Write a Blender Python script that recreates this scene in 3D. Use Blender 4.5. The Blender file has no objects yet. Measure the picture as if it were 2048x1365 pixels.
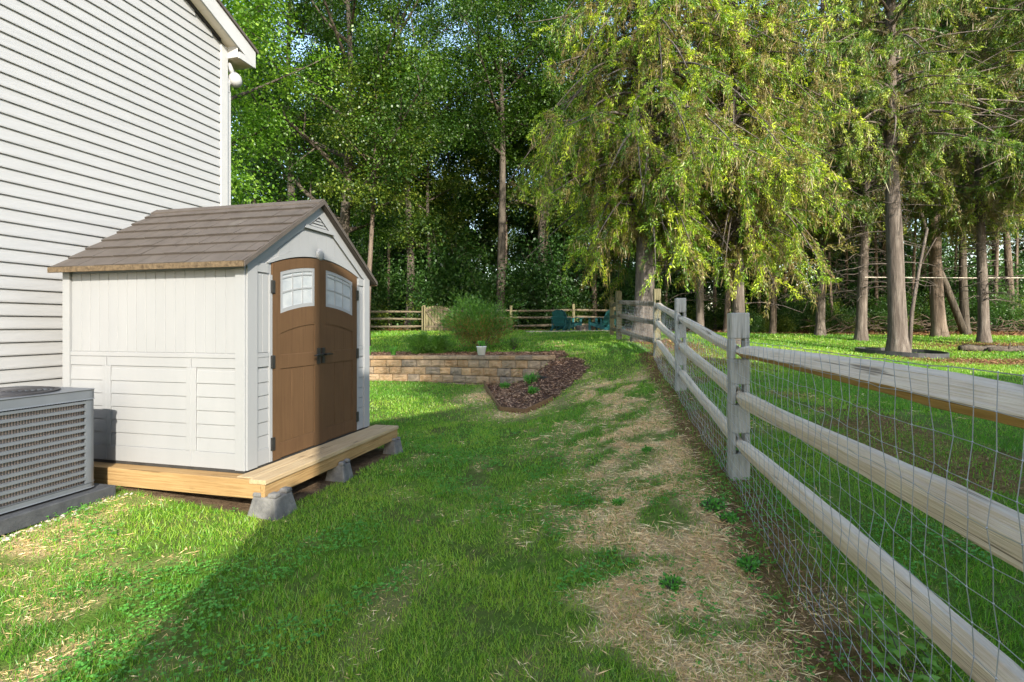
import bpy, math, random
import numpy as np
from mathutils import Vector, Matrix

R = math.radians
C = bpy.context.scene.collection
rng = np.random.default_rng(7)
random.seed(7)
F = 1040.0 / 2048 * 36
CAMZ = 1.45

# ------------------------------------------------------------------ helpers
def tag(o, label=None, cat=None, group=None, kind=None):
    if label: o['label'] = label
    if cat: o['category'] = cat
    if group: o['group'] = group
    if kind: o['kind'] = kind
    return o

def thing(name, label, cat, loc=(0, 0, 0), rotz=0.0, group=None):
    o = bpy.data.objects.new(name, None)
    o.empty_display_size = 0.1
    C.objects.link(o)
    o.location = loc
    o.rotation_euler = (0, 0, rotz)
    return tag(o, label, cat, group)

def link(name, me, parent=None, loc=None):
    o = bpy.data.objects.new(name, me)
    C.objects.link(o)
    if parent: o.parent = parent
    if loc is not None: o.location = loc
    return o

def dup(root, loc, rotz=0.0, scale=1.0, label=None, group=None):
    r = root.copy(); C.objects.link(r)
    r.location = loc; r.rotation_euler = (0, 0, rotz)
    r.scale = (scale, scale, scale) if not hasattr(scale, '__len__') else scale
    if label: r['label'] = label
    if group: r['group'] = group
    for ch in list(root.children):
        c = ch.copy(); C.objects.link(c); c.parent = r
        for g in list(ch.children):
            d = g.copy(); C.objects.link(d); d.parent = c
    return r

def mesh_np(name, V, faces, mat, attrs=None, smooth=False):
    """V (n,3); faces: list of int arrays (k,m); attrs: name -> (n,) float per vertex."""
    me = bpy.data.meshes.new(name)
    V = np.asarray(V, dtype=np.float32)
    me.vertices.add(len(V))
    me.vertices.foreach_set('co', V.ravel())
    loops = np.concatenate([f.ravel() for f in faces]).astype(np.int32)
    tot = np.concatenate([np.full(len(f), f.shape[1], dtype=np.int32) for f in faces])
    start = np.concatenate([[0], np.cumsum(tot)[:-1]]).astype(np.int32)
    me.loops.add(len(loops))
    me.loops.foreach_set('vertex_index', loops)
    me.polygons.add(len(tot))
    me.polygons.foreach_set('loop_start', start)
    if smooth:
        me.polygons.foreach_set('use_smooth', np.ones(len(tot), dtype=bool))
    me.update(calc_edges=True)
    for k, a in (attrs or {}).items():
        at = me.attributes.new(k, 'FLOAT', 'POINT')
        at.data.foreach_set('value', np.asarray(a, dtype=np.float32))
    me.materials.append(mat)
    return me

class MB:
    def __init__(s):
        s.v = []; s.f = []; s.M = Matrix.Identity(4)
    def add(s, verts, faces):
        b = len(s.v)
        s.v += [tuple(s.M @ Vector(p)) for p in verts]
        s.f += [tuple(i + b for i in f) for f in faces]
    def box(s, x0, x1, y0, y1, z0, z1):
        vs = [(x, y, z) for z in (z0, z1) for y in (y0, y1) for x in (x0, x1)]
        s.add(vs, [(0, 2, 3, 1), (4, 5, 7, 6), (0, 1, 5, 4), (2, 6, 7, 3), (0, 4, 6, 2), (1, 3, 7, 5)])
    def frustum(s, cx, cy, z0, z1, a0, a1):
        vs = [(cx + sx * a, cy + sy * a, z) for z, a in ((z0, a0), (z1, a1)) for sx, sy in ((-1, -1), (1, -1), (1, 1), (-1, 1))]
        s.add(vs, [(3, 2, 1, 0), (4, 5, 6, 7), (0, 1, 5, 4), (1, 2, 6, 5), (2, 3, 7, 6), (3, 0, 4, 7)])
    def prism(s, poly, h0, h1, axis='y'):
        """polygon in the two other axes, extruded along axis from h0 to h1."""
        def P(a, b, h):
            return {'y': (a, h, b), 'x': (h, a, b), 'z': (a, b, h)}[axis]
        n = len(poly)
        vs = [P(a, b, h0) for a, b in poly] + [P(a, b, h1) for a, b in poly]
        fs = [tuple(range(n)), tuple(range(2 * n - 1, n - 1, -1))]
        fs += [(i, (i + 1) % n, n + (i + 1) % n, n + i) for i in range(n)]
        s.add(vs, fs)
    def tube(s, pts, rad, n=8, cap=True):
        pts = [Vector(p) for p in pts]
        if not hasattr(rad, '__len__'): rad = [rad] * len(pts)
        vs = []; fs = []
        ref = None
        for i, p in enumerate(pts):
            t = (pts[min(i + 1, len(pts) - 1)] - pts[max(i - 1, 0)]).normalized()
            if ref is None:
                ref = Vector((1, 0, 0)) if abs(t.x) < .8 else Vector((0, 1, 0))
            u = (ref - t * ref.dot(t)).normalized(); w = t.cross(u); ref = u
            for k in range(n):
                a = 2 * math.pi * k / n
                vs.append(p + (u * math.cos(a) + w * math.sin(a)) * rad[i])
        for i in range(len(pts) - 1):
            for k in range(n):
                a, b = i * n + k, i * n + (k + 1) % n
                fs.append((a, b, b + n, a + n))
        if cap:
            fs.append(tuple(range(n - 1, -1, -1))); m = (len(pts) - 1) * n
            fs.append(tuple(range(m, m + n)))
        s.add(vs, fs)
    def lathe(s, prof, cx, cy, n=20):
        vs = [(cx + r * math.cos(2 * math.pi * k / n), cy + r * math.sin(2 * math.pi * k / n), z) for r, z in prof for k in range(n)]
        fs = [(i * n + k, i * n + (k + 1) % n, (i + 1) * n + (k + 1) % n, (i + 1) * n + k) for i in range(len(prof) - 1) for k in range(n)]
        s.add(vs, fs)
    def mesh(s, name, mat, smooth=False):
        me = bpy.data.meshes.new(name)
        me.from_pydata(s.v, [], s.f)
        if smooth:
            for p in me.polygons: p.use_smooth = True
        me.materials.append(mat)
        me.update()
        return me
    def build(s, name, mat, parent=None, bevel=0, smooth=False, loc=None):
        o = link(name, s.mesh(name, mat, smooth), parent, loc)
        if bevel:
            m = o.modifiers.new('bevel', 'BEVEL'); m.width = bevel; m.segments = 2; m.limit_method = 'ANGLE'; m.angle_limit = R(40)
        return o

# ------------------------------------------------------------------ materials
class NT:
    def __init__(s, name):
        s.m = bpy.data.materials.new(name); s.m.use_nodes = True
        s.t = s.m.node_tree; s.n = s.t.nodes; s.b = s.n['Principled BSDF']; s.out = s.n['Material Output']
    def node(s, typ, **kw):
        n = s.n.new(typ)
        for k, v in kw.items(): setattr(n, k, v)
        return n
    def l(s, a, b): s.t.links.new(a, b)
    def coord(s, scale=(1, 1, 1), which='Object'):
        tc = s.node('ShaderNodeTexCoord'); mp = s.node('ShaderNodeMapping')
        mp.inputs['Scale'].default_value = scale
        s.l(tc.outputs[which], mp.inputs['Vector'])
        return mp.outputs['Vector']
    def noise(s, vec, scale, detail=4, rough=.6):
        n = s.node('ShaderNodeTexNoise'); n.inputs['Scale'].default_value = scale
        n.inputs['Detail'].default_value = detail; n.inputs['Roughness'].default_value = rough
        if vec is not None: s.l(vec, n.inputs['Vector'])
        return n.outputs['Fac']
    def ramp(s, fac, stops):
        r = s.node('ShaderNodeValToRGB'); e = r.color_ramp.elements
        while len(e) < len(stops): e.new(.5)
        for i, (p, c) in enumerate(stops):
            e[i].position = p; e[i].color = (*c, 1)
        s.l(fac, r.inputs['Fac'])
        return r.outputs['Color']
    def mix(s, fac, a, b, mode='MIX'):
        m = s.node('ShaderNodeMix', data_type='RGBA', blend_type=mode)
        for sock, v in ((m.inputs[0], fac), (m.inputs[6], a), (m.inputs[7], b)):
            if isinstance(v, (int, float)): sock.default_value = v
            elif isinstance(v, tuple): sock.default_value = (*v, 1)
            else: s.l(v, sock)
        return m.outputs[2]
    def attr(s, name):
        a = s.node('ShaderNodeAttribute'); a.attribute_name = name
        return a.outputs['Fac']
    def bump(s, h, dist=.01, strength=1):
        b = s.node('ShaderNodeBump'); b.inputs['Distance'].default_value = dist; b.inputs['Strength'].default_value = strength
        s.l(h, b.inputs['Height']); s.l(b.outputs['Normal'], s.b.inputs['Normal'])
    def fin(s, col, rough=.6, spec=.3, metal=0):
        if isinstance(col, tuple): s.b.inputs['Base Color'].default_value = (*col, 1)
        else: s.l(col, s.b.inputs['Base Color'])
        s.b.inputs['Roughness'].default_value = rough
        s.b.inputs['Specular IOR Level'].default_value = spec
        s.b.inputs['Metallic'].default_value = metal
        return s.m

def mat_var(name, c1, c2, scale=3, rough=.6, spec=.3, bump=None, stretch=(1, 1, 1), metal=0, detail=5, dirt=None):
    t = NT(name); v = t.coord(stretch)
    n = t.noise(v, scale, detail)
    col = t.ramp(n, [(.3, c1), (.7, c2)])
    if dirt:
        n2 = t.noise(t.coord((1, 1, 1)), dirt[1], 6, .7)
        col = t.mix(t.ramp(n2, [(dirt[2], (0, 0, 0)), (dirt[2] + .15, (1, 1, 1))]), col, dirt[0])
    if bump:
        t.bump(t.noise(v, bump[0], 4), bump[1])
    return t.fin(col, rough, spec, metal)

def mat_wood(name, c1, c2, c3, axis=0, bump=.004):
    t = NT(name)
    sc = [14, 14, 14]; sc[axis] = .9
    v = t.coord(tuple(sc))
    n1 = t.noise(v, 3.0, 6, .65)
    col = t.ramp(n1, [(.25, c1), (.5, c2), (.75, c3)])
    sc2 = [60, 60, 60]; sc2[axis] = 1.2
    n2 = t.noise(t.coord(tuple(sc2)), 2.0, 3)
    col = t.mix(.35, col, t.ramp(n2, [(.35, c1), (.65, c3)]))
    big = t.noise(t.coord((1.3, 1.3, 1.3)), 2.0, 4)
    col = t.mix(t.ramp(big, [(.4, (0, 0, 0)), (.75, (.5, .5, .5))]), col, c1)
    if bump > .002:
        sc3 = [26, 26, 26]; sc3[axis] = .55
        n3 = t.noise(t.coord(tuple(sc3)), 2.4, 3, .5)
        col = t.mix(t.ramp(n3, [(.30, (.8, .8, .8)), (.36, (0, 0, 0))]), col, tuple(c * .28 for c in c1))
        sc4 = [9, 9, 9]; sc4[axis] = 2.6
        vo = t.node('ShaderNodeTexVoronoi'); vo.inputs['Scale'].default_value = 1.0; t.l(t.coord(tuple(sc4)), vo.inputs['Vector'])
        col = t.mix(t.ramp(vo.outputs['Distance'], [(.06, (.75, .75, .75)), (.17, (0, 0, 0))]), col, tuple(c * .45 for c in c1))
        mm = t.node('ShaderNodeMath', operation='MULTIPLY_ADD'); t.l(n3, mm.inputs[0]); mm.inputs[1].default_value = 1.5; t.l(n2, mm.inputs[2])
        t.bump(mm.outputs[0], bump)
    else:
        t.bump(n2, bump)
    return t.fin(col, .75, .2)

def mat_leaf(name, cols, trans=.35, noise_scale=1.2, brown=None, tcol=None, obj_rand=.0):
    """cols: list of three (dark, mid, bright); per-vertex attribute v picks, object-space noise drifts it."""
    t = NT(name)
    v = t.attr('v')
    n = t.noise(t.coord(), noise_scale, 2)
    add = t.node('ShaderNodeMath', operation='MULTIPLY_ADD'); t.l(n, add.inputs[0]); add.inputs[1].default_value = .9; add.inputs[2].default_value = -.45
    add2 = t.node('ShaderNodeMath', operation='ADD'); t.l(v, add2.inputs[0]); t.l(add.outputs[0], add2.inputs[1])
    fac = add2.outputs[0]
    if obj_rand:
        oi = t.node('ShaderNodeObjectInfo')
        a3 = t.node('ShaderNodeMath', operation='MULTIPLY_ADD'); t.l(oi.outputs['Random'], a3.inputs[0]); a3.inputs[1].default_value = obj_rand; t.l(fac, a3.inputs[2])
        a4 = t.node('ShaderNodeMath', operation='SUBTRACT'); t.l(a3.outputs[0], a4.inputs[0]); a4.inputs[1].default_value = obj_rand / 2
        fac = a4.outputs[0]
    col = t.ramp(fac, [(.1, cols[0]), (.5, cols[1]), (.9, cols[2])])
    if brown:
        col = t.mix(t.attr('brown'), col, brown)
    d = t.node('ShaderNodeBsdfDiffuse'); t.l(col, d.inputs['Color'])
    g = t.node('ShaderNodeBsdfGlossy'); g.inputs['Roughness'].default_value = .45; g.inputs['Color'].default_value = (.9, .95, .9, 1)
    tr = t.node('ShaderNodeBsdfTranslucent')
    t.l(t.mix(1.0, col, tcol or (1.3, 1.45, .5), 'MULTIPLY'), tr.inputs['Color'])
    m1 = t.node('ShaderNodeMixShader'); m1.inputs[0].default_value = trans
    t.l(d.outputs[0], m1.inputs[1]); t.l(tr.outputs[0], m1.inputs[2])
    m2 = t.node('ShaderNodeMixShader'); m2.inputs[0].default_value = .035
    t.l(m1.outputs[0], m2.inputs[1]); t.l(g.outputs[0], m2.inputs[2])
    t.l(m2.outputs[0], t.out.inputs['Surface'])
    return t.m

def mat_bark(name, c1, c2, c3, sc=9, bump=.06):
    t = NT(name)
    v = t.coord((1, 1, .12))
    n = t.noise(v, sc, 6, .7)
    col = t.ramp(n, [(.3, c1), (.5, c2), (.72, c3)])
    n3 = t.noise(t.coord((1, 1, .6)), 1.6, 3)
    col = t.mix(t.ramp(n3, [(.4, (0, 0, 0)), (.8, (.55, .55, .55))]), col, c1)
    t.bump(n, bump)
    return t.fin(col, .9, .1)

vinyl_dirt = (.5, .47, .42)
M = {}
M['siding'] = mat_var('house_siding_vinyl', (.272, .279, .289), (.295, .302, .312), 2.0, .5, .3, (2.5, .006), (1, 1, 6), dirt=((.25, .252, .255), 1.1, .70))
M['trimwhite'] = mat_var('white_trim', (.33, .335, .34), (.37, .375, .38), 3, .45, .3)
M['soffit'] = mat_var('soffit_panel', (.62, .56, .48), (.70, .65, .57), 2, .5, .3)
M['soffit_stain'] = mat_var('stained_soffit', (.36, .26, .15), (.55, .50, .42), 6, .6, .2)
M['shed'] = mat_var('shed_resin_cream', (.222, .230, .240), (.243, .25, .26), 3, .55, .3, (60, .0008), (1, 1, .3), dirt=((.205, .207, .208), 2.2, .66))
M['shedbase'] = mat_var('shed_base_black', (.02, .02, .02), (.04, .038, .035), 8, .7)
M['door'] = mat_wood('door_brown_resin', (.066, .036, .017), (.088, .049, .023), (.100, .057, .028), 2, .0012)
M['roof'] = mat_var('roof_resin_shingle', (.058, .049, .043), (.082, .070, .062), 7, .6, .3, (50, .002), dirt=((.105, .095, .085), 3.0, .62))
M['roofedge'] = mat_var('roof_edge_dirty', (.05, .036, .024), (.15, .112, .07), 30, .9, .1, (60, .006))
M['metalblack'] = mat_var('black_hardware', (.015, .015, .016), (.03, .03, .03), 20, .4, .5, metal=.3)
M['steel'] = mat_var('steel_handle', (.25, .25, .26), (.4, .4, .4), 20, .35, .5, metal=.9)
M['deck'] = mat_wood('treated_pine', (.21, .122, .050), (.29, .187, .080), (.37, .262, .13), 0, .003)
M['decky'] = mat_wood('treated_pine_side', (.21, .122, .050), (.29, .187, .080), (.37, .262, .13), 1, .003)
M['decktop'] = mat_wood('weathered_pine_top', (.27, .19, .105), (.37, .28, .165), (.44, .35, .23), 0, .003)
M['concrete'] = mat_var('footing_concrete', (.09, .09, .092), (.18, .176, .168), 9, .9, .1, (35, .008), dirt=((.27, .255, .24), 4.0, .6))
M['acbody'] = mat_var('condenser_grey_paint', (.085, .097, .114), (.105, .118, .136), 5, .42, .4, dirt=((.12, .12, .122), 9, .68))
M['accoil'] = NT('condenser_coil')
_t = M['accoil']; _w = _t.node('ShaderNodeTexWave', wave_type='BANDS', bands_direction='X'); _w.inputs['Scale'].default_value = 18
_t.l(_t.coord(), _w.inputs['Vector'])
M['accoil'] = _t.fin(_t.ramp(_w.outputs['Fac'], [(.3, (.30, .23, .20)), (.6, (.52, .42, .365))]), .5, .3)
M['accoily'] = M['accoil']
M['acdark'] = mat_var('condenser_dark', (.02, .02, .022), (.035, .035, .04), 5, .6)
M['pad'] = mat_var('equipment_pad_plastic', (.035, .038, .044), (.06, .064, .071), 12, .75, .25, (60, .003), dirt=((.11, .10, .085), 7, .68))
M['post'] = mat_wood('weathered_post', (.22, .21, .185), (.37, .355, .325), (.50, .485, .45), 2, .006)
M['rail'] = mat_wood('weathered_rail', (.46, .365, .27), (.61, .51, .40), (.71, .64, .53), 0, .005)
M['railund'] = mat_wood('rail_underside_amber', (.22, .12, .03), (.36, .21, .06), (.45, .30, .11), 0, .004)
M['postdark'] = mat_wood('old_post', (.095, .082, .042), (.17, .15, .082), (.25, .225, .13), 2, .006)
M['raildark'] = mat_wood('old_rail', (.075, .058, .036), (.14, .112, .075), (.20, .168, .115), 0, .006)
M['wire'] = mat_var('galvanised_wire', (.30, .32, .36), (.42, .44, .48), 8, .45, .5, metal=.55)
M['chair'] = mat_var('teal_painted_slats', (.010, .070, .074), (.016, .094, .10), 6, .55, .3)
M['bucket'] = mat_var('white_plastic_bucket', (.74, .76, .80), (.82, .83, .86), 3, .4, .4)
M['edging'] = mat_var('black_plastic_edging', (.02, .021, .023), (.05, .052, .055), 9, .5, .4)
M['edgewood'] = mat_wood('brown_timber_edging', (.10, .055, .028), (.17, .10, .05), (.24, .15, .08), 0)
M['glass'] = mat_var('frosted_pane', (.26, .29, .32), (.38, .40, .42), 5, .18, .6)
M['barkg'] = mat_bark('bark_grey', (.05, .043, .038), (.115, .10, .088), (.195, .172, .152))
M['barkd'] = mat_bark('bark_dark', (.04, .034, .028), (.085, .072, .058), (.15, .125, .10), 8)
M['barkc'] = mat_bark('bark_cedar', (.055, .045, .038), (.120, .100, .086), (.21, .185, .160), 11, .05)
M['barkr'] = mat_bark('bark_pine', (.06, .046, .036), (.135, .105, .083), (.235, .19, .155), 7)
M['twig'] = mat_var('dead_twig', (.075, .056, .042), (.18, .14, .105), 4, .9, .1)
M['leaf_maple'] = mat_leaf('leaf_maple', [(.014, .042, .005), (.038, .092, .009), (.105, .19, .020)], .38, .7)
M['leaf_bright'] = mat_leaf('leaf_bright', [(.05, .125, .010), (.11, .235, .020), (.25, .39, .042)], .42, .8)
M['leaf_dark'] = mat_leaf('leaf_dark', [(.012, .040, .008), (.030, .085, .014), (.07, .15, .026)], .35, .5, obj_rand=.4)
M['leaf_wood'] = mat_leaf('leaf_woodland', [(.020, .055, .008), (.060, .115, .014), (.20, .25, .03)], .36, .35, obj_rand=.5)
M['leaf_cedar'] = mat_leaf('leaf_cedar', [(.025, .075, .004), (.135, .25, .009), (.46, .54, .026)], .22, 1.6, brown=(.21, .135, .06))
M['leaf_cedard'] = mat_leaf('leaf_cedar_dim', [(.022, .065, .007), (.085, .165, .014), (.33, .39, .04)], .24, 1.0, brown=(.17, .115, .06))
M['grassleaf'] = mat_leaf('grass_blade', [(.060, .175, .012), (.125, .31, .018), (.32, .44, .05)], .40, .55, brown=(.42, .33, .16))
M['clover'] = mat_leaf('clover_leaf', [(.05, .18, .025), (.085, .28, .038), (.14, .37, .055)], .3, 2)
M['strawblade'] = mat_leaf('straw_strand', [(.50, .29, .115), (.84, .56, .26), (.97, .77, .45)], .12, 3, tcol=(1, 1, 1))
M['chip'] = mat_leaf('mulch_chip', [(.10, .05, .03), (.24, .135, .082), (.44, .29, .19)], .0, 3, tcol=(1, 1, 1))
M['litter'] = mat_leaf('leaf_litter', [(.07, .034, .016), (.19, .095, .045), (.34, .20, .10)], .1, 3, tcol=(1, 1, 1))
M['bush'] = mat_leaf('soft_bush', [(.045, .13, .014), (.085, .20, .024), (.15, .28, .04)], .4, 1.2, brown=(.22, .14, .045))
M['pebble'] = mat_var('pebble_grey', (.25, .22, .19), (.52, .48, .43), 25, .9)
M['vineleaf'] = mat_leaf('vine_leaf', [(.06, .16, .012), (.12, .27, .02), (.19, .36, .04)], .35, 4)

# ------------------------------------------------------------------ noise and terrain
_perm = rng.random((256, 256))
def vnoise(x, y, s):
    x = np.asarray(x, float) / s + 100.3; y = np.asarray(y, float) / s + 57.7
    xi = np.floor(x).astype(int); yi = np.floor(y).astype(int)
    fx = x - xi; fy = y - yi
    fx = fx * fx * (3 - 2 * fx); fy = fy * fy * (3 - 2 * fy)
    g = lambda a, b: _perm[a % 256, b % 256]
    return (g(xi, yi) * (1 - fx) + g(xi + 1, yi) * fx) * (1 - fy) + (g(xi, yi + 1) * (1 - fx) + g(xi + 1, yi + 1) * fx) * fy
def fbm(x, y, s):
    return (vnoise(x, y, s) + .5 * vnoise(x, y, s / 2.1) + .25 * vnoise(x, y, s / 4.3)) / 1.75
def sstep(a, b, x):
    t = np.clip((x - a) / (b - a), 0, 1)
    return t * t * (3 - 2 * t)

class TPS:
    def __init__(s, pts, lam=.02):
        p = np.array(pts, float); s.p = p[:, :2]; n = len(p)
        K = s.k(s.p, s.p) + lam * np.eye(n)
        P = np.hstack([np.ones((n, 1)), s.p])
        A = np.block([[K, P], [P.T, np.zeros((3, 3))]])
        w = np.linalg.solve(A, np.concatenate([p[:, 2], [0, 0, 0]]))
        s.w = w[:n]; s.a = w[n:]
    def k(s, a, b):
        d2 = ((a[:, None, :] - b[None, :, :]) ** 2).sum(-1)
        return np.where(d2 > 0, .5 * d2 * np.log(d2 + 1e-12), 0)
    def __call__(s, x, y):
        sh = np.shape(x); q = np.stack([np.ravel(x), np.ravel(y)], 1).astype(float)
        out = np.empty(len(q))
        for i in range(0, len(q), 20000):
            qq = q[i:i + 20000]
            out[i:i + 20000] = s.k(qq, s.p) @ s.w + s.a[0] + qq @ s.a[1:]
        return out.reshape(sh)

FARPTS = [(0, 42, 1.5), (-30, 40, 1.5), (30, 40, 1.5), (-30, 12, 0.5), (40, 12, .9), (-30, -15, 0), (40, -15, .3), (0, -15, 0), (15, -5, .2), (-12, 0, .1), (-30, 80, 1.6), (30, 80, 1.6), (0, 80, 1.6)]
LOW = TPS([(-2, 2, 0), (-1.8, 3.9, 0), (0, 2, 0), (0, 5, 0), (-3, 3, .03), (-3.2, 4.1, .105), (-4.6, 4, .12), (-4.6, 7, .1),
           (-2, 7.5, 0), (-.8, 9, 0), (-2.4, 10.2, .02), (-3.6, 13, .06), (-1.3, 12.4, .06), (-7, 13, .1), (.5, 3, .03), (.9, 2, .04), (1.2, .9, .05), (1.35, 1.95, .10),
           (.9, 4, .13), (1.73, 3.97, .29), (2.29, 7.06, .57), (2.74, 9.8, .88), (2.72, 13.3, 1.07), (.5, 7, .12), (1.2, 7.2, .28), (.2, 8.3, .07), (.95, 8.6, .33), (1.5, 9.85, .56),
           (-.39, 10.4, .07), (.15, 10.6, .17), (.38, 10.8, .33), (.8, 10.6, .70), (1.2, 10.9, .74), (1.3, 11.5, .80), (1, 9.8, .52), (2, 8.6, .55),
           (4, 4, .36), (3, 2, .2), (8, 4, .45), (5, 9, .62), (9, 10, .55), (10.9, 14.7, .62), (6, 16, .95), (15, 20, .95), (12, 28, 1.2), (4.7, 25, 1.2), (22, 28, 1.25), (2, 17, 1.05)] + FARPTS)
UP = TPS([(-9, 13, .60), (-3.6, 13, .615), (-1.3, 12.4, .655), (.75, 10.75, .745), (2.7, 13.3, 1.07), (-4, 18, .86), (1, 18, 1.03), (-4.2, 25, 1.14),
          (4.7, 24, 1.18), (-15, 25, 1.1), (15, 25, 1.15), (2.74, 9.8, .88)] + FARPTS[:3] + FARPTS[-3:])
WALL = [(-9.0, 13.15), (-6, 13.08), (-3.6, 13.0), (-2.9, 12.94), (-2.2, 12.80), (-1.75, 12.62), (-1.3, 12.36), (-.9, 12.05), (-.5, 11.72), (-.1, 11.40), (.3, 11.08), (.75, 10.75)]
WX = np.array([p[0] for p in WALL]); WY = np.array([p[1] for p in WALL])
def wall_y(x): return np.interp(x, WX, WY)
def height(x, y):
    x = np.asarray(x, float); y = np.asarray(y, float)
    L = LOW(x, y); U = UP(x, y)
    behind = sstep(.14, .22, y - wall_y(x))
    fade = 1 - sstep(.75, 2.3, x)
    z = L + (U - L) * behind * fade
    far = sstep(30, 60, np.hypot(x, y - 10))
    z = z * (1 - far) + far * (1.0 + .02 * (y - 10)).clip(0, 2.5)
    return z
def gz(x, y): return float(height(np.array([x]), np.array([y]))[0])
def pick(px, py):
    """point of the terrain seen at a photograph pixel"""
    dx = (px - 1024) / 1040; dz = (650 - py) / 1040
    Y = np.arange(1.5, 45, .02); z = height(dx * Y, Y); d = CAMZ + dz * Y - z
    i = int(np.argmax(d < 0)) if (d < 0).any() else len(Y) - 1
    return (dx * Y[i], Y[i], z[i])
def at(px, Y): return ((px - 1024) / 1040 * Y, Y)

FENCE = [(1.17, .90), (1.73, 3.97), (2.29, 7.06), (2.74, 9.80), (2.72, 13.2)]
FX = np.array([p[0] for p in FENCE]); FY = np.array([p[1] for p in FENCE])
def fence_x(y): return np.interp(y, FY, FX, left=FX[0] - .0)
def fence_x2(y):
    y = np.asarray(y, float)
    return np.where(y < .9, 1.17 + (y - .9) * .182, np.interp(y, FY, FX))
MULCH = np.array([pick(*p)[:2] for p in [(968, 768), (982, 795), (1000, 822), (1050, 828), (1105, 802), (1140, 777), (1165, 754), (1182, 736), (1166, 722), (1140, 717), (1100, 715)]] + [(.72, 10.72), (.3, 11.0), (-.1, 11.32), (-.45, 11.62)])
def in_poly(x, y, P):
    x = np.asarray(x, float); y = np.asarray(y, float)
    if P is MULCH: x, y = x + .30 * (fbm(x + 3, y, .35) - .5) * sstep(-.2, .5, x), y + .30 * (fbm(x, y + 8, .35) - .5) * sstep(-.2, .5, x)
    c = np.zeros(np.shape(x), bool); n = len(P)
    for i in range(n):
        x0, y0 = P[i]; x1, y1 = P[(i + 1) % n]
        k = ((y0 > y) != (y1 > y)) & (x < (x1 - x0) * (y - y0) / (y1 - y0 + 1e-12) + x0)
        c ^= k
    return c
TH = math.atan2(.97, .243)
DV = np.array([.243, .970]); SV = np.array([-.970, .243])
P0 = np.array([-1.866, 3.92]); N0 = np.array([-2.121, 4.146])
def in_rect(x, y, o, t0, t1, u0, u1):
    a = (x - o[0]) * DV[0] + (y - o[1]) * DV[1]; b = (x - o[0]) * SV[0] + (y - o[1]) * SV[1]
    return (a > t0) & (a < t1) & (b > u0) & (b < u1)
PADO = np.array([-3.12, 4.10])
def straw_mask(x, y):
    d = fence_x2(y) - x
    band = sstep(.12, .35, d) * (1 - sstep(.75 + .1 * np.clip(y, 0, 8) * .4, 1.35 + .06 * y, d + .35 * (fbm(x, y, .9) - .5))) * (1 - sstep(8.2, 9.6, y))
    spots = sstep(.56, .66, fbm(x + 9, y, .55)) * sstep(1.1, .2, np.abs(x - .9))
    bare = sstep(.55, .70, fbm(x - 31, y + 7, .8)) * sstep(.2, .9, 2.6 - np.abs(y - 3.6)) * (x < -1.9) * .8
    pale = np.exp(-(((x + .55) / .45) ** 2 + ((y - 10.3) / .9) ** 2)) * 1.1
    dry = np.exp(-(((x - .1) / .55) ** 2 + ((y - 8.3) / .45) ** 2)) * .7
    spots2 = .55 * sstep(.62, .72, fbm(x + 3, y + 20, .35)) * (y < 7)
    core = sstep(.85, .32, d + .6 * (fbm(x, y, .7) - .5)) * sstep(.30, .50, fbm(x + 11, y + 4, .45)); patch = sstep(.47, .62, fbm(x + 5, y, .33))
    return np.clip(np.maximum.reduce([band * np.maximum(core * (.6 + .6 * fbm(x, y, .3)), patch * .9), spots * .35, bare * .55, pale, dry, spots2 * .2]), 0, 1)
def strip_mask(x, y):
    d = fence_x2(y) - x
    return sstep(.30, .12, np.abs(d - .08)) * (y < 10.2)
def yard_right(x, y): return x > np.where(y < 13.2, fence_x2(np.minimum(y, 13.2)), 2.72 + (y - 13.2) * .18)
def woodfloor(x, y):
    edge = 25.6 + 1.0 * (fbm(x, y, 3) - .5)
    right = 22.5 + 2.5 * (fbm(x, y, 4) - .5) - .22 * np.clip(x - 12, 0, 20)
    return np.where(yard_right(x, y), sstep(-.6, .6, y - right), sstep(-.3, .3, y - edge))
def lit_mask(x, y):
    """patches of brown needle litter in the neighbouring yard"""
    a = np.exp(-(((x - 11.6) / 2.6) ** 2 + ((y - 12.6) / 1.1) ** 2)) * 1.3
    b = np.exp(-(((x - 3.4) / .9) ** 2 + ((y - 11.5) / 2.2) ** 2)) * 1.1
    c = np.exp(-(((x - 16) / 3) ** 2 + ((y - 17) / 1.2) ** 2)) * 1.2
    e = sstep(.58, .7, fbm(x + 50, y, 1.1)) * (x > 2) * .7 * (y < 11)
    return np.clip(np.maximum.reduce([a, b, c, e]) * (.5 + fbm(x, y, .6)), 0, 1) * yard_right(x, y)
def bed_mask(x, y):
    """mulched strip behind the retaining wall"""
    d = y - wall_y(np.minimum(x, .75)) - .2
    return ((d > 0) & (d < 1.15 + .5 * (fbm(x, y, 1.2) - .5)) & (x < 1.2)).astype(float)

# ------------------------------------------------------------------ ground
def lin(a, b, s): return np.arange(a, b, s)
gx = np.concatenate([[-140, -90, -60, -42], lin(-32, -10, 1.2), lin(-10, -5, .35), lin(-5, 3.6, .075), lin(3.6, 10, .22), lin(10, 32, 1.1), [32, 45, 65, 95, 140]])
gy = np.concatenate([[-60, -40, -25], lin(-16, 0, 1.2), lin(0, 1.4, .3), lin(1.4, 14, .075), lin(14, 28, .28), lin(28, 60, 2), [60, 75, 95, 130, 180]])
X, Y = np.meshgrid(gx, gy)
Z = height(X, Y)
Z = Z + .012 * (fbm(X, Y, .5) - .5) * (np.hypot(X, Y) < 30)
nx, ny = len(gx), len(gy)
idx = np.arange(nx * ny).reshape(ny, nx)
quads = np.stack([idx[:-1, :-1], idx[:-1, 1:], idx[1:, 1:], idx[1:, :-1]], -1).reshape(-1, 4)
xr, yr = X.ravel(), Y.ravel()
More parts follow.
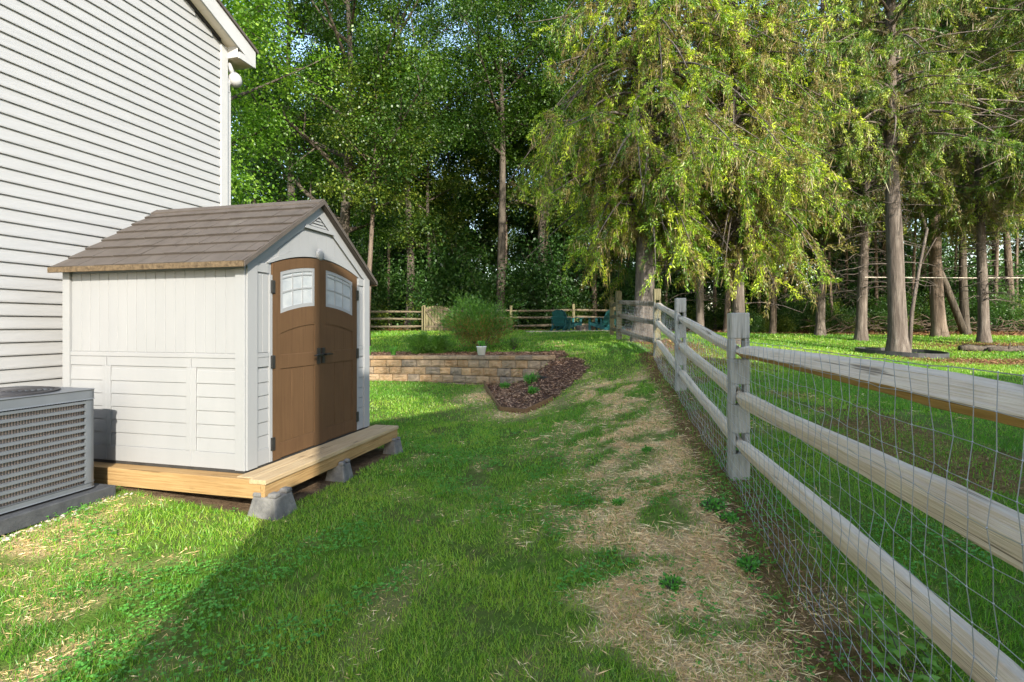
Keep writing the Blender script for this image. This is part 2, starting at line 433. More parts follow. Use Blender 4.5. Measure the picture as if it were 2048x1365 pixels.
mul = np.maximum(in_poly(xr, yr, MULCH).astype(float), bed_mask(xr, yr))
under = in_rect(xr, yr, P0, -.02, 2.25, -.03, 2.3).astype(float)
t = NT('ground_soil_turf')
v = t.coord()
soil = t.ramp(t.noise(v, 9, 8, .7), [(.3, (.055, .036, .022)), (.7, (.155, .108, .068))])
turf = t.ramp(t.noise(v, 14, 6, .7), [(.3, (.045, .095, .012)), (.55, (.085, .155, .022)), (.75, (.17, .16, .06))])
turf = t.mix(t.ramp(t.noise(v, 1.4, 4), [(.45, (0, 0, 0)), (.7, (.6, .6, .6))]), turf, soil)
strawc = t.ramp(t.noise(v, 45, 8, .85), [(.32, (.20, .125, .065)), (.5, (.55, .385, .21)), (.68, (.84, .66, .40))])
litc = t.ramp(t.noise(v, 22, 6, .75), [(.3, (.055, .028, .014)), (.5, (.15, .078, .036)), (.7, (.27, .15, .07))])
mulc = t.ramp(t.noise(v, 35, 6, .75), [(.3, (.04, .024, .018)), (.55, (.11, .066, .05)), (.75, (.21, .135, .10))])
col = t.mix(t.attr('straw'), turf, strawc)
col = t.mix(t.attr('litter'), col, litc)
col = t.mix(t.attr('mulch'), col, mulc)
col = t.mix(t.attr('soil'), col, soil)
t.bump(t.noise(v, 60, 5), .02)
M['ground'] = t.fin(col, .95, .05)
lit_attr = np.maximum(np.maximum(lit_mask(xr, yr), strip_mask(xr, yr) * .8), woodfloor(xr, yr))
g = link('ground', mesh_np('ground', np.stack([xr, yr, Z.ravel()], 1), [quads], M['ground'],
         {'straw': np.clip(straw_mask(xr, yr) * 1.5, 0, 1), 'mulch': mul, 'litter': lit_attr, 'soil': under}, True))
tag(g, kind='structure')

# ------------------------------------------------------------------ small blade-like meshes
def blades(P, L, W, lean, rg, yaw=None):
    """single-triangle blades rooted at P; lean = tilt of the tip (0 upright)."""
    n = len(P)
    a = rg.random(n) * 2 * np.pi if yaw is None else yaw
    side = np.stack([np.cos(a), np.sin(a), np.zeros(n)], 1)
    b = rg.random(n) * 2 * np.pi
    tip = np.stack([np.cos(b) * np.sin(lean), np.sin(b) * np.sin(lean), np.cos(lean)], 1) * L[:, None]
    V = np.empty((n, 3, 3))
    V[:, 0] = P - side * W[:, None] * .5; V[:, 1] = P + side * W[:, None] * .5; V[:, 2] = P + tip
    return V.reshape(-1, 3), np.arange(3 * n).reshape(-1, 3)

def leafq(P, A, Nrm, L, W):
    """diamond leaves: root P, axis A, face normal about Nrm."""
    A = A / (np.linalg.norm(A, axis=1, keepdims=True) + 1e-9)
    S = np.cross(A, Nrm); S /= (np.linalg.norm(S, axis=1, keepdims=True) + 1e-9)
    n = len(P); V = np.empty((n, 4, 3))
    L = L[:, None]; W = W[:, None]
    V[:, 0] = P; V[:, 1] = P + A * L * .45 + S * W * .5; V[:, 2] = P + A * L; V[:, 3] = P + A * L * .45 - S * W * .5
    return V.reshape(-1, 3), np.arange(4 * n).reshape(-1, 4)

def rnd_dir(n, rg):
    d = rg.normal(size=(n, 3)); return d / np.linalg.norm(d, axis=1, keepdims=True)

def scatter(n, x0, x1, y0, y1, dens):
    x = rng.uniform(x0, x1, n); y = rng.uniform(y0, y1, n)
    k = rng.random(n) < dens(x, y)
    return x[k], y[k]

HN = np.array([.243, .970])
def blocked(x, y):
    b = in_rect(x, y, P0, -.03, 2.24, -.02, 2.4) | in_rect(x, y, PADO, -3.2, .0, -.0, 2)
    b |= in_poly(x, y, MULCH) | (bed_mask(x, y) > 0)
    b |= (x - .25 * y < -5.55) & (y < 7.1)
    b |= np.abs(y - wall_y(x) - .1) < .16 * (x < .8)
    return b

def grass_density(x, y):
    d = 1 - (.80 - .55 * sstep(.54, .64, fbm(x + 21, y + 5, .16))) * straw_mask(x, y)
    d *= 1 - .75 * strip_mask(x, y)
    d *= 1 - lit_mask(x, y) * .92
    d *= 1 - np.where(yard_right(x, y), woodfloor(x, y), 1 - sstep(.4, -.4, y - 25.4)) * .98
    d *= .55 + .75 * fbm(x, y, .45)
    d *= 1 - .8 * sstep(.57, .68, fbm(x + 77, y - 12, .28)) * (y < 9)
    vis = (np.abs(x) < y * 1.05 + 1.0)
    return np.clip(d, 0, 1) * vis * (~blocked(x, y))
Vs, Fs, At, Br = [], [], [], []; off = 0
for (y0, y1, n_m2, w, hl) in ((1.3, 3, 11500, .0042, .037), (3, 5, 6800, .0056, .036), (5, 8, 3300, .0085, .037), (8, 13, 1150, .013, .043), (13, 20, 480, .022, .05), (20, 27, 260, .03, .06)):
    xm = y1 * 1.05 + 1.2
    n = int(n_m2 * 2 * xm * (y1 - y0))
    x, y = scatter(n, -xm, xm, y0, y1, grass_density)
    z = height(x, y) - .003
    m = len(x)
    tuft = fbm(x, y, .18)
    L = hl * rng.uniform(.5, 1.5, m) * (.55 + .9 * tuft)
    V_, F_ = blades(np.stack([x, y, z], 1), L, w * rng.uniform(.7, 1.4, m), rng.uniform(.1, 1.1, m), rng)
    Vs.append(V_); Fs.append(F_ + off); off += len(V_)
    hue = np.clip(rng.normal(.5, .16, m) + .8 * (fbm(x, y, 1.7) - .5), 0, 1)
    dead = (rng.random(m) < .05 + .35 * straw_mask(x, y)).astype(float) * rng.uniform(.5, 1, m)
    At.append(np.repeat(hue, 3)); Br.append(np.repeat(dead, 3))
go = link('lawn_grass', mesh_np('lawn_grass', np.concatenate(Vs), [np.concatenate(Fs)], M['grassleaf'], {'v': np.concatenate(At), 'brown': np.concatenate(Br)}))
tag(go, 'short green lawn grass covering both yards', 'grass', kind='stuff')

# dry straw lying along the near side of the fence and on bare patches
def straw_d(x, y): return np.clip(straw_mask(x, y) * 1.1, 0, 1) * (np.abs(x) < y * 1.05 + .8) * (~blocked(x, y))
Vs, Fs, At = [], [], []; off = 0
for (y0, y1, n_m2, w, hl) in ((1.3, 3.2, 7000, .0028, .065), (3.2, 6, 4000, .0042, .075), (6, 10.8, 1300, .007, .09)):
    xm = y1 * 1.05 + .8
    x, y = scatter(int(n_m2 * 2 * xm * (y1 - y0)), -xm, xm, y0, y1, straw_d)
    m = len(x); z = height(x, y) + rng.uniform(.002, .02, m)
    a = rng.random(m) * 2 * np.pi
    A = np.stack([np.cos(a), np.sin(a), rng.uniform(-.12, .25, m)], 1)
    N = np.stack([rng.normal(0, .4, m), rng.normal(0, .4, m), np.ones(m)], 1)
    V_, F_ = leafq(np.stack([x, y, z], 1), A, N, hl * rng.uniform(.4, 1.5, m) * np.where(x < 0, .6, 1), w * rng.uniform(.8, 1.7, m))
    Vs.append(V_); Fs.append(F_ + off); off += len(V_); At.append(np.repeat(np.clip(rng.normal(.5, .25, m), 0, 1), 4))
so = link('dry_straw', mesh_np('dry_straw', np.concatenate(Vs), [np.concatenate(Fs)], M['strawblade'], {'v': np.concatenate(At)}))
tag(so, 'dry tan straw strewn along the fence and over bare lawn patches', 'straw', kind='stuff')

# leaf litter: strip under the fence, neighbouring yard, woodland floor
def lit_d(x, y):
    d = np.maximum(lit_mask(x, y), strip_mask(x, y) * .9)
    d = np.maximum(d, woodfloor(x, y))
    return np.clip(d, 0, 1) * (np.abs(x) < y * 1.05 + 1)
Vs, Fs, At = [], [], []; off = 0
for (y0, y1, n_m2, s) in ((1.2, 5, 1500, .018), (5, 11, 420, .03), (11, 20, 130, .06), (20, 34, 60, .10)):
    xm = min(y1 * 1.05 + 1, 30)
    x, y = scatter(int(n_m2 * 2 * xm * (y1 - y0)), -xm, xm, y0, y1, lit_d)
    m = len(x); z = height(x, y) + rng.uniform(.003, .02, m)
    a = rng.random(m) * 2 * np.pi
    A = np.stack([np.cos(a), np.sin(a), rng.uniform(-.2, .5, m)], 1)
    N = np.stack([rng.normal(0, .5, m), rng.normal(0, .5, m), np.ones(m)], 1)
    V_, F_ = leafq(np.stack([x, y, z], 1), A, N, s * rng.uniform(.6, 2.2, m), s * .55 * rng.uniform(.3, 1.2, m))
    Vs.append(V_); Fs.append(F_ + off); off += len(V_); At.append(np.repeat(np.clip(rng.normal(.5, .25, m), 0, 1), 4))
so = link('leaf_litter', mesh_np('leaf_litter', np.concatenate(Vs), [np.concatenate(Fs)], M['litter'], {'v': np.concatenate(At)}))
tag(so, 'brown dead leaves and needles lying under the fence and trees', 'leaf litter', kind='stuff')

# mulch chips
def mul_d(x, y): return np.maximum(in_poly(x, y, MULCH), bed_mask(x, y) * (x > -7)) * 1.0
x, y = scatter(90000, -7, 3, 7.5, 15, mul_d)
m = len(x); z = height(x, y) + rng.uniform(.004, .025, m); a = rng.random(m) * 2 * np.pi
A = np.stack([np.cos(a), np.sin(a), rng.uniform(-.3, .4, m)], 1); N = np.stack([rng.normal(0, .5, m), rng.normal(0, .5, m), np.ones(m)], 1)
V_, F_ = leafq(np.stack([x, y, z], 1), A, N, rng.uniform(.03, .09, m), rng.uniform(.012, .03, m))
so = link('bark_mulch', mesh_np('bark_mulch', V_, [F_], M['chip'], {'v': np.repeat(np.clip(rng.normal(.5, .25, m), 0, 1), 4)}))
tag(so, 'dark reddish bark mulch on the sloping bed and behind the stone wall', 'mulch', kind='stuff')

# clover and weed patches low in the lawn
def clover_d(x, y):
    d = sstep(.54, .66, fbm(x - 15, y + 33, .55)) * (1 - .8 * straw_mask(x, y)) + .9 * sstep(.66, .72, fbm(x + 45, y + 3, .22)) * (x > .2)
    return np.clip(d, 0, 1) * (np.abs(x) < y * 1.05 + .5) * (~blocked(x, y)) * (1 - sstep(5, 8, y) * .8) * (x < fence_x2(y) + 1.5)
Vs, Fs, At = [], [], []; off = 0
x, y = scatter(70000, -5, 3, 1.4, 8, clover_d)
m = len(x); z0 = height(x, y) + rng.uniform(.018, .045, m)
for k in range(3):
    a = rng.random(m) * .5 + k * 2.09 + x * 50
    A = np.stack([np.cos(a), np.sin(a), rng.uniform(-.1, .45, m)], 1)
    N = np.stack([rng.normal(0, .25, m), rng.normal(0, .25, m), np.ones(m)], 1)
    s = rng.uniform(.009, .017, m)
    V_, F_ = leafq(np.stack([x, y, z0], 1), A, N, s, s * .95)
    Vs.append(V_); Fs.append(F_ + off); off += len(V_); At.append(np.repeat(np.clip(rng.normal(.5, .2, m), 0, 1), 4))
so = link('clover', mesh_np('clover', np.concatenate(Vs), [np.concatenate(Fs)], M['clover'], {'v': np.concatenate(At)}))
tag(so, 'bright green clover patches mixed into the lawn', 'clover', kind='stuff')

# ------------------------------------------------------------------ shed
SW, SD, SH, RZ = 1.913, 1.90, 1.70, 2.355
SHEDZ = .274
shed = thing('garden_shed', 'small cream resin garden shed with dark brown double doors on a timber platform', 'shed', (N0[0], N0[1], SHEDZ), TH)
MID = SW / 2; HALF = (1.642 - .306) / 2; DC = (1.642 + .306) / 2
def arch(tt, top=1.81, drop=.112): return top - drop * ((tt - DC) / HALF) ** 2
def gable(tt, o=0.0): return SH + (RZ - SH) * (1 - abs(tt - MID) / MID) - o

def lap(mb, a0, a1, z0, z1, face, out, axis):
    """one lap board: bottom edge sticks out; axis 'x' = side wall (outward -x), 'y' = front (outward -y)"""
    prof = [(face + .010, z0), (face - out, z0), (face - .001, z1), (face + .010, z1)]
    if axis == 'x': mb.prism([(p, z) for p, z in prof], a0, a1, 'y')
    else: mb.prism([(p, z) for p, z in prof], a0, a1, 'x')
w = MB()
w.box(.0085, .045, .02, SD - .02, .012, SH)
for k in range(18):
    u0 = .095 + k * .1008
    if u0 + .1 < SD: w.box(.004, .016, u0 + .0035, min(u0 + .0973, SD - .08), .945, 1.625)
w.box(-.002, .016, .08, SD - .06, 1.64, SH - .002)
w.box(-.006, .016, .08, SD - .06, .905, .940)
w.box(.000, .016, .08, SD - .06, .825, .9045)
for a0, a1 in ((.095, .476), (.582, 1.37), (1.47, SD - .07)):
    for k in range(6):
        lap(w, a0, a1, .142 + k * .111, .142 + (k + 1) * .111 - .006, .006, .006, 'x')
for a0, a1 in ((.480, .578), (1.374, 1.466)):
    w.box(-.008, .016, a0, a1, .142, .8245)
w.box(-.005, .016, .08, SD - .06, .012, .1415)
for u in (.53, 1.42):
    w.box(-.0105, .0, u - .003, u + .003, .02, .90)
w.box(-.016, .05, SD - .075, SD + .004, .010, SH - .002)
w.box(-.016, .05, .0, .092, .010, SH - .0035)
w.build('side_wall', M['shed'], shed, .004)
w = MB()
w.box(SW - .045, SW, .02, SD - .02, .012, SH); w.box(.05, SW - .05, SD - .04, SD, .012, SH)
w.prism([(0.05, SH), (SW - .05, SH), (MID, RZ - .03)], SD - .04, SD, 'y')
w.build('rear_wall', M['shed'], shed)
w = MB()
arcp = [(a, arch(a, 1.825, .115)) for a in np.linspace(.300, 1.648, 21)]
w.prism([(.0, .012), (.300, .012)] + arcp + [(1.648, .012), (SW, .012), (SW, SH), (MID, RZ), (.0, SH)], .012, .045, 'y')
for a0, a1 in ((.0, .115), (SW - .115, SW)):
    w.box(a0, a1, -.014, .012, .0105, SH - .006)
for a0, a1 in ((.262, .300), (1.648, 1.684)):
    w.box(a0, a1, -.006, .012, .0115, 1.60)
for a0, a1 in ((.12, .258), (1.688, SW - .119)):
    for k in range(6): lap(w, a0, a1, .142 + k * .111, .142 + (k + 1) * .111 - .006, .006, .006, 'y')
    w.box(a0, a1, -.004, .012, .0125, .1415); w.box(a0, a1, -.002, .012, .825, .9045); w.box(a0, a1, -.006, .012, .905, .94)
    w.box(a0, (a0 + a1) / 2 - .002, .004, .012, .945, 1.60); w.box((a0 + a1) / 2 + .002, a1, .004, .012, .945, 1.60)
    w.box(a0, a1, -.003, .012, 1.612, SH - .01)
# raised arch band over the doors, rake boards, gable planks
outer = [(a, arch(a, 1.905, .17)) for a in np.linspace(.25, 1.70, 21)]
inner = [(a, arch(a, 1.829, .115)) for a in np.linspace(1.648, .300, 21)]
w.prism(outer + [(1.70, 1.70)] + inner + [(.25, 1.70)], -.004, .0115, 'y')
sl = (RZ - SH) / MID
for s in (-1, 1):
    def px(d): return MID + s * d
    w.prism([(px(MID), SH - .004), (px(MID), SH + .004), (px(0), RZ + .002), (px(0), RZ - .125), (px(MID - .14), SH - .004)], -.010, .0112, 'y')
for k in range(-4, 4):
    c0, c1 = MID + k * .142 + .003, MID + (k + 1) * .142 - .003
    top = min(gable(c0), gable(c1)) - .135
    lo = max(arch(c0, 1.905, .17), arch(c1, 1.905, .17)) + .004; l0 = arch(c0, 1.905, .17) + .004; l1 = arch(c1, 1.905, .17) + .004
    top = min(top, 2.075)
    if top > lo: w.prism([(c0, l0), (c1, l1), (c1, min(gable(c1) - .135, 2.075)), (c0, min(gable(c0) - .135, 2.075))], .006, .0118, 'y')
w.build('front_wall', M['shed'], shed, .003)
v_ = MB()
v_.prism([(MID - .235, 2.085), (MID + .235, 2.085), (MID + .215, 2.115), (MID - .215, 2.115)], -.022, .011, 'y')
for k in range(3):
    z = 2.125 + k * .03; hw = (RZ - .14 - z) / sl * 1.0
    v_.prism([(MID - hw, z), (MID + hw, z), (MID + hw - .03, z + .018), (MID - hw + .03, z + .018)], -.008, .0108, 'y')
v_.build('gable_vent', M['shed'], shed)
k_ = MB()
k_.M = Matrix.Translation((DC, -.004, 1.862)) @ Matrix.Rotation(R(90), 4, 'X')
k_.lathe([(.058, 0), (.056, .008), (.046, .017), (.03, .022), (.001, .024)], 0, 0, 20)
k_.build('keystone_boss', M['shed'], shed, smooth=True)
b = MB(); b.box(-.004, SW + .004, .004, SD, -.012, .010); b.build('floor_edge', M['shedbase'], shed)
# doors
def door(t0, t1, hinge):
    side = 1 if hinge > DC else -1
    seam = t0 if side > 0 else t1
    d = MB()
    pts = [(a, arch(a)) for a in np.linspace(t0, t1, 11)]
    d.prism([(t0, .016), *[(a, z) for a, z in pts], (t1, .016)], .004, .030, 'y')
    o = d.build('door', M['door'], shed)
    f = MB()
    sw_ = .085
    for a0, a1 in ((t0, t0 + sw_), (t1 - sw_, t1)):
        q = [(a, arch(a) - .0005) for a in np.linspace(a0, a1, 5)]
        f.prism([(a0, .0165), *q, (a1, .0165)], -.009, .0045, 'y')
    aa = np.linspace(t0 + sw_ + .0005, t1 - sw_ - .0005, 11)
    f.prism([(a, arch(a) - .085) for a in aa] + [(a, arch(a) - .001) for a in aa[::-1]], -.0085, .0045, 'y')
    f.prism([(a, arch(a) - .62) for a in aa] + [(a, arch(a) - .455) for a in aa[::-1]], -.0085, .0045, 'y')
    f.box(aa[0], aa[-1], -.0085, .0045, .79, .915)
    f.box(aa[0], aa[-1], -.0085, .0045, .0165, .15)
    f.build('door_frame', M['door'], o, .004)
    pl = MB()
    n = 3; wd = (aa[-1] - aa[0]) / n
    for k in range(n):
        a0, a1 = aa[0] + k * wd + .002, aa[0] + (k + 1) * wd - .002
        pl.box(a0, a1, -.002, .0042, .151, .789)
        pl.prism([(a0, .916), (a1, .916), (a1, arch(a1) - .621), (a0, arch(a0) - .621)], -.002, .0042, 'y')
    pl.build('door_planks', M['door'], o, .0015)
    wf = MB(); b0, b1 = aa[0] + .001, aa[-1] - .001
    ab = np.linspace(b0, b1, 11); ac = np.linspace(b0 + .035, b1 - .035, 11)
    topo = [(a, arch(a) - .086) for a in ab]; boto = [(a, arch(a) - .454) for a in ab]
    topi = [(a, arch(a) - .122) for a in ac]; boti = [(a, arch(a) - .418) for a in ac]
    wf.prism(topo + topi[::-1], -.006, .0043, 'y'); wf.prism(boto + boti[::-1], -.006, .0043, 'y')
    wf.prism([topo[0], topi[0], boti[0], boto[0]], -.0058, .0043, 'y'); wf.prism([topo[-1], topi[-1], boti[-1], boto[-1]], -.0058, .0043, 'y')
    for q in (1 / 3, 2 / 3):
        a = ac[0] + (ac[-1] - ac[0]) * q
        wf.prism([(a - .007, arch(a) - .417), (a + .007, arch(a) - .417), (a + .007, arch(a) - .123), (a - .007, arch(a) - .123)], -.003, .0043, 'y')
    for dz in (.145, .27):
        wf.prism([(a, arch(a) - dz) for a in ac] + [(a, arch(a) - dz - .014) for a in ac[::-1]], -.0035, .0043, 'y')
    wf.build('window_frame', M['shed'], o)
    pn = MB(); pn.prism(topi + boti[::-1], .0015, .0038, 'y'); pn.build('window_pane', M['glass'], o)
    for z in (1.50, .86, .16):
        hx = hinge; hb = MB()
        hb.box(hx - .016 if side > 0 else hx - .026, hx + .026 if side > 0 else hx + .016, -.020, -.0005, z - .055, z + .055)
        hb.build('hinge', M['metalblack'], o, .003)
    h = MB(); s2 = seam + side * .035
    h.box(s2 - .022, s2 + .022, -.022, -.009, .80, .95)
    h.tube([(s2, -.02, .885), (s2, -.055, .885)], .011, 8)
    h.tube([(s2 - side * .012, -.055, .884), (s2 + side * .045, -.058, .888), (s2 + side * .11, -.05, .882)], [.011, .010, .007], 8)
    h.build('door_handle', M['metalblack'], o)
    return o
door(.306, DC - .002, .303)
door(DC + .002, 1.642, 1.645)
# roof: two slopes of moulded shingle courses
def roof_panel(sg):
    mb = MB(); rr = random.Random(3 + sg)
    OV, y0, y1 = .085, -.055, SD + .05
    L = math.hypot(MID + OV, (MID + OV) * sl)
    ang = math.atan(sl)
    # local: a = distance down slope from ridge, h = height normal to slope
    def P(a, y, h):
        xx = a * math.cos(ang) - h * math.sin(ang) * -1
        return (MID + sg * xx, y, RZ + .022 - a * math.sin(ang) + h * math.cos(ang))
    def slab(a0, a1, ya, yb, h0a, h0b, h1):
        vs = [P(a0, ya, -h1), P(a1, ya, -h1), P(a1, yb, -h1), P(a0, yb, -h1), P(a0, ya, h0a), P(a1, ya, h0b), P(a1, yb, h0b), P(a0, yb, h0a)]
        fs = [(0, 1, 2, 3), (7, 6, 5, 4), (0, 4, 5, 1), (1, 5, 6, 2), (2, 6, 7, 3), (3, 7, 4, 0)]
        if sg > 0: fs = [f[::-1] for f in fs]
        mb.add(vs, fs)
    slab(0, L - .004, y0 + .004, y1, .001, .001, .028)
    n = 7; cw = L / n
    for k in range(n):
        y = y0 - rr.random() * .1
        while y < y1:
            wdt = rr.choice((.13, .17, .2, .24))
            ya, yb = max(y, y0 + .01), min(y + wdt - .006, y1 - .004)
            if yb > ya + .01:
                slab(k * cw, (k + 1) * cw - .002 - rr.choice((0, 0, .006)), ya, yb, .003 + .0006 * (k % 2), .016 + rr.random() * .006, .0)
            y += wdt
    return mb
for sg in (-1, 1):
    r_ = roof_panel(sg).build('roof_panel', M['roof'], shed)
for sg in (-1, 1):
    e = MB(); L = math.hypot(MID + .085, (MID + .085) * sl); ang = math.atan(sl)
    xx, zz = MID + sg * (L * math.cos(ang)), RZ + .022 - L * math.sin(ang)
    x0, x1 = sorted((xx, xx + sg * .018))
    e.box(x0, x1, -.06, SD + .055, zz - .036, zz + .012)
    e.build('eave_edge', M['roofedge'], shed, .004)
rc = MB()
rc.prism([(MID - .07, RZ + .0), (MID, RZ + .046), (MID + .07, RZ + .0), (MID + .066, RZ - .02), (MID, RZ + .02), (MID - .066, RZ - .02)], -.06, SD + .055, 'y')
rc.build('ridge_cap', M['roof'], shed, .004)
vb = MB(); L = MID + .088
for s in (-1, 1):
    vb.prism([(MID, RZ + .034), (MID + s * L, RZ + .034 - L * sl), (MID + s * L, RZ - .006 - L * sl), (MID, RZ - .008)], -.068, -.056, 'y')
vb.build('verge_trim', M['roof'], shed)

# platform
plat = thing('timber_platform', 'low treated timber platform carrying the cream shed', 'platform', (P0[0], P0[1], 0), TH)
def board(name, x0, x1, y0, y1, z0, z1, mat, be=.005):
    mb = MB(); mb.box(x0, x1, y0, y1, z0, z1); return mb.build(name, mat, plat, be)
board('front_joist', 0, 2.2, 0, .038, .128, .2395, M['deck'])
board('side_joist', 0, .038, .0405, 2.2, .128, .2715, M['decky'])
board('rear_joist', 2.16, 2.198, .0405, 2.2, .128, .2395, M['decky'])
board('deck_board', -.004, 2.205, -.012, .135, .241, .276, M['decktop'])
board('deck_board', .0405, 2.203, .141, .288, .241, .2745, M['decktop'])
board('deck_board', .0405, 2.20, .296, 2.2, .241, .260, M['decky'])
def footing(px, py, s, rot, label):
    mb = MB()
    mb.frustum(0, 0, -.06, .145, .17 * s, .118 * s)
    for sx, sy in ((-1, -1), (1, -1), (1, 1), (-1, 1)):
        mb.frustum(sx * .078 * s, sy * .078 * s, .143, .178, .046 * s, .040 * s)
    o = mb.build('concrete_footing', M['concrete'], None, .012)
    o.location = (px, py, gz(px, py)); o.rotation_euler = (0, 0, rot)
    return tag(o, label, 'footing', 'concrete footings under the shed platform')
q = P0 + DV * .09 + SV * .0; footing(q[0], q[1], .84, TH, 'weathered concrete footing block under the near corner of the timber platform')
q = P0 + DV * 1.03 + SV * .02; footing(q[0], q[1], .64, TH + .1, 'grey concrete footing block under the middle of the platform front')
q = P0 + DV * 2.12 + SV * .02; footing(q[0], q[1], .56, TH - .1, 'small concrete footing block under the far end of the platform front')

# ------------------------------------------------------------------ air conditioner and pad
PZ = .095
pad = MB(); pad.box(-1.25, .0, .0, 1.02, 0, .105)
po = pad.build('equipment_pad', M['pad'], None, .008); po.location = (PADO[0], PADO[1], PZ - .012); po.rotation_euler = (0, 0, TH)
tag(po, 'dark grey plastic pad under the air conditioner beside the house', 'equipment pad')
ACO = PADO + SV * .07 + DV * (-.09)
ac = thing('air_conditioner', 'blue grey outdoor air conditioner unit with horizontal louvres beside the shed', 'air conditioner', (ACO[0], ACO[1], PZ + .096), TH)
AW, AH = .80, .765
def rrect(o, r=.07, n=5):
    pts = []
    for cx, cy, a0 in ((-r + o, r - o, -90), (-r + o, AW - r + o, 0), (-AW + r - o, AW - r + o, 90), (-AW + r - o, r - o, 180)):
        pass
    x0, x1, y0, y1 = -AW - o, o, -o, AW + o
    for cx, cy, a0 in ((x1 - r, y0 + r, -90), (x1 - r, y1 - r, 0), (x0 + r, y1 - r, 90), (x0 + r, y0 + r, 180)):
        for i in range(n + 1):
            a = R(a0 + 90 * i / n); pts.append((cx + r * math.cos(a), cy + r * math.sin(a)))
    return pts
c_ = MB(); c_.prism(rrect(-.03), .04, AH - .06, 'z'); c_.build('coil', M['accoil'], ac)
c_ = MB(); c_.prism(rrect(.002), .015, .055, 'z'); c_.build('base_band', M['acbody'], ac, .006)
c_ = MB(); c_.prism(rrect(.004), AH - .075, AH, 'z'); c_.build('cabinet', M['acbody'], ac, .008)
c_ = MB(); c_.prism(rrect(-.03), -.006, .0145, 'z'); c_.build('base_pan', M['acdark'], ac)
def ring(mb, o, z0, z1, th, r=.07):
    a = rrect(o, r); b = rrect(o - th, max(r - th, .01)); n = len(a)
    vs = [(x, y, z0) for x, y in a] + [(x, y, z1) for x, y in a] + [(x, y, z0) for x, y in b] + [(x, y, z1) for x, y in b]
    fs = []
    for i in range(n):
        j = (i + 1) % n
        fs += [(i, j, n + j, n + i), (2 * n + j, 2 * n + i, 3 * n + i, 3 * n + j), (n + i, n + j, 3 * n + j, 3 * n + i), (j, i, 2 * n + i, 2 * n + j)]
    mb.add(vs, fs)
nl = 12; pit = (AH - .075 - .057) / nl
for k in range(nl):
    z = .057 + pit * (k + .45)
    lo = MB(); a = rrect(.002); b = rrect(-.026); n = len(a)
    vs = [(x, y, z) for x, y in a] + [(x, y, z + .020) for x, y in a] + [(x, y, z + .020) for x, y in b] + [(x, y, z + .023) for x, y in b]
    fs = []
    for q in range(n):
        j = (q + 1) % n
        fs += [(q, j, n + j, n + q), (n + q, n + j, 3 * n + j, 3 * n + q), (j, q, 2 * n + q, 2 * n + j)]
    lo.add(vs, fs); lo.build('louvre', M['acbody'], ac)
fi = MB()
for k in range(40):
    q = -AW + .06 + k * (AW - .12) / 39; u = .06 + k * (AW - .12) / 39
    fi.box(q - .002, q + .002, .012, .015, .05, AH - .07)
    fi.box(-.015, -.012, u - .002, u + .002, .05, AH - .07)
fi.build('fin_guard', M['acdark'], ac)
co = MB(); arc_ = [(-.07 + .0735 * math.cos(R(a)), .07 + .0735 * math.sin(R(a))) for a in range(-90, 1, 15)]
co.prism([(-.09, -.0035)] + arc_ + [(.0035, .09), (-.02, .09), (-.09, .02)], .0555, AH - .0755, 'z'); co.build('corner_panel', M['acbody'], ac)
tg = MB(); tg.lathe([(.34, AH + .001), (.34, AH + .012), (.31, AH + .016), (.31, AH + .001)], -AW / 2, AW / 2, 32)
for k in range(1, 9):
    rr_ = .31 * k / 9
    tg.lathe([(rr_ - .004, AH + .006), (rr_, AH + .013), (rr_ + .004, AH + .006)], -AW / 2, AW / 2, 28)
tg.build('fan_grille', M['acdark'], ac)
# pebbles between pad and lawn
pv = MB()
for k in range(150):
    u = random.uniform(-1.25, .1); wv = random.uniform(-.07, -.005)
    p = PADO + DV * u + SV * wv; s = random.uniform(.008, .02)
    z = gz(p[0], p[1])
    pv.M = Matrix.Translation((p[0], p[1], z + s * .2)) @ Matrix.Rotation(random.uniform(0, 6), 4, 'Z') @ Matrix.Diagonal((s, s * .75, s * .55, 1))
    pv.add([(1, 0, 0), (-1, 0, 0), (0, 1, 0), (0, -1, 0), (0, 0, 1), (0, 0, -1), ], [(0, 2, 4), (2, 1, 4), (1, 3, 4), (3, 0, 4), (2, 0, 5), (1, 2, 5), (3, 1, 5), (0, 3, 5)])
pb = pv.build('pebbles', M['pebble'], None, 0, True)
tag(pb, 'thin line of small pale pebbles along the edge of the grey pad', 'pebbles', kind='stuff')

# ------------------------------------------------------------------ house on the left
HC = np.array([-3.85, 7.0])
house = thing('sided_house', 'tall house wall with off white lap siding behind the shed', 'house', (HC[0], HC[1], 0), TH)
RK = .44; ZC = 5.23; HL = 10.0
def rake(x): return ZC - RK * x
w = MB()
w.prism([(-HL, -.2), (0, -.2), (0, ZC - .05), (-HL, rake(-HL) - .05)], .004, .25, 'y')
w.build('wall', M['siding'], house)
w = MB(); cz = .118
k = 0
while True:
    zb = -.12 + k * cz; zt = zb + cz
    xe = -.118
    if zb > ZC - .15: xe = min(xe, -(zb - ZC + .15) / RK)
    if xe < -HL: break
    vs = [(-HL, -.003, zb), (xe, -.003, zb), (xe, -.021, zb), (-HL, -.021, zb), (xe, -.0215, zb + .012), (-HL, -.0215, zb + .012), (xe, -.004, zt), (-HL, -.004, zt)]
    w.add(vs, [(0, 1, 2, 3), (3, 2, 4, 5), (5, 4, 6, 7)])
    k += 1
w.build('lap_siding', M['siding'], house)
w = MB(); w.box(-.115, .004, -.030, .06, -.2, ZC - .06); w.build('corner_board', M['trimwhite'], house, .004)
OVH = .20
w = MB()
def strip(mb, y0, y1, dz0, dz1, x0, x1):
    mb.prism([(x0, rake(x0) + dz0), (x1, rake(x1) + dz0), (x1, rake(x1) + dz1), (x0, rake(x0) + dz1)], y0, y1, 'y')
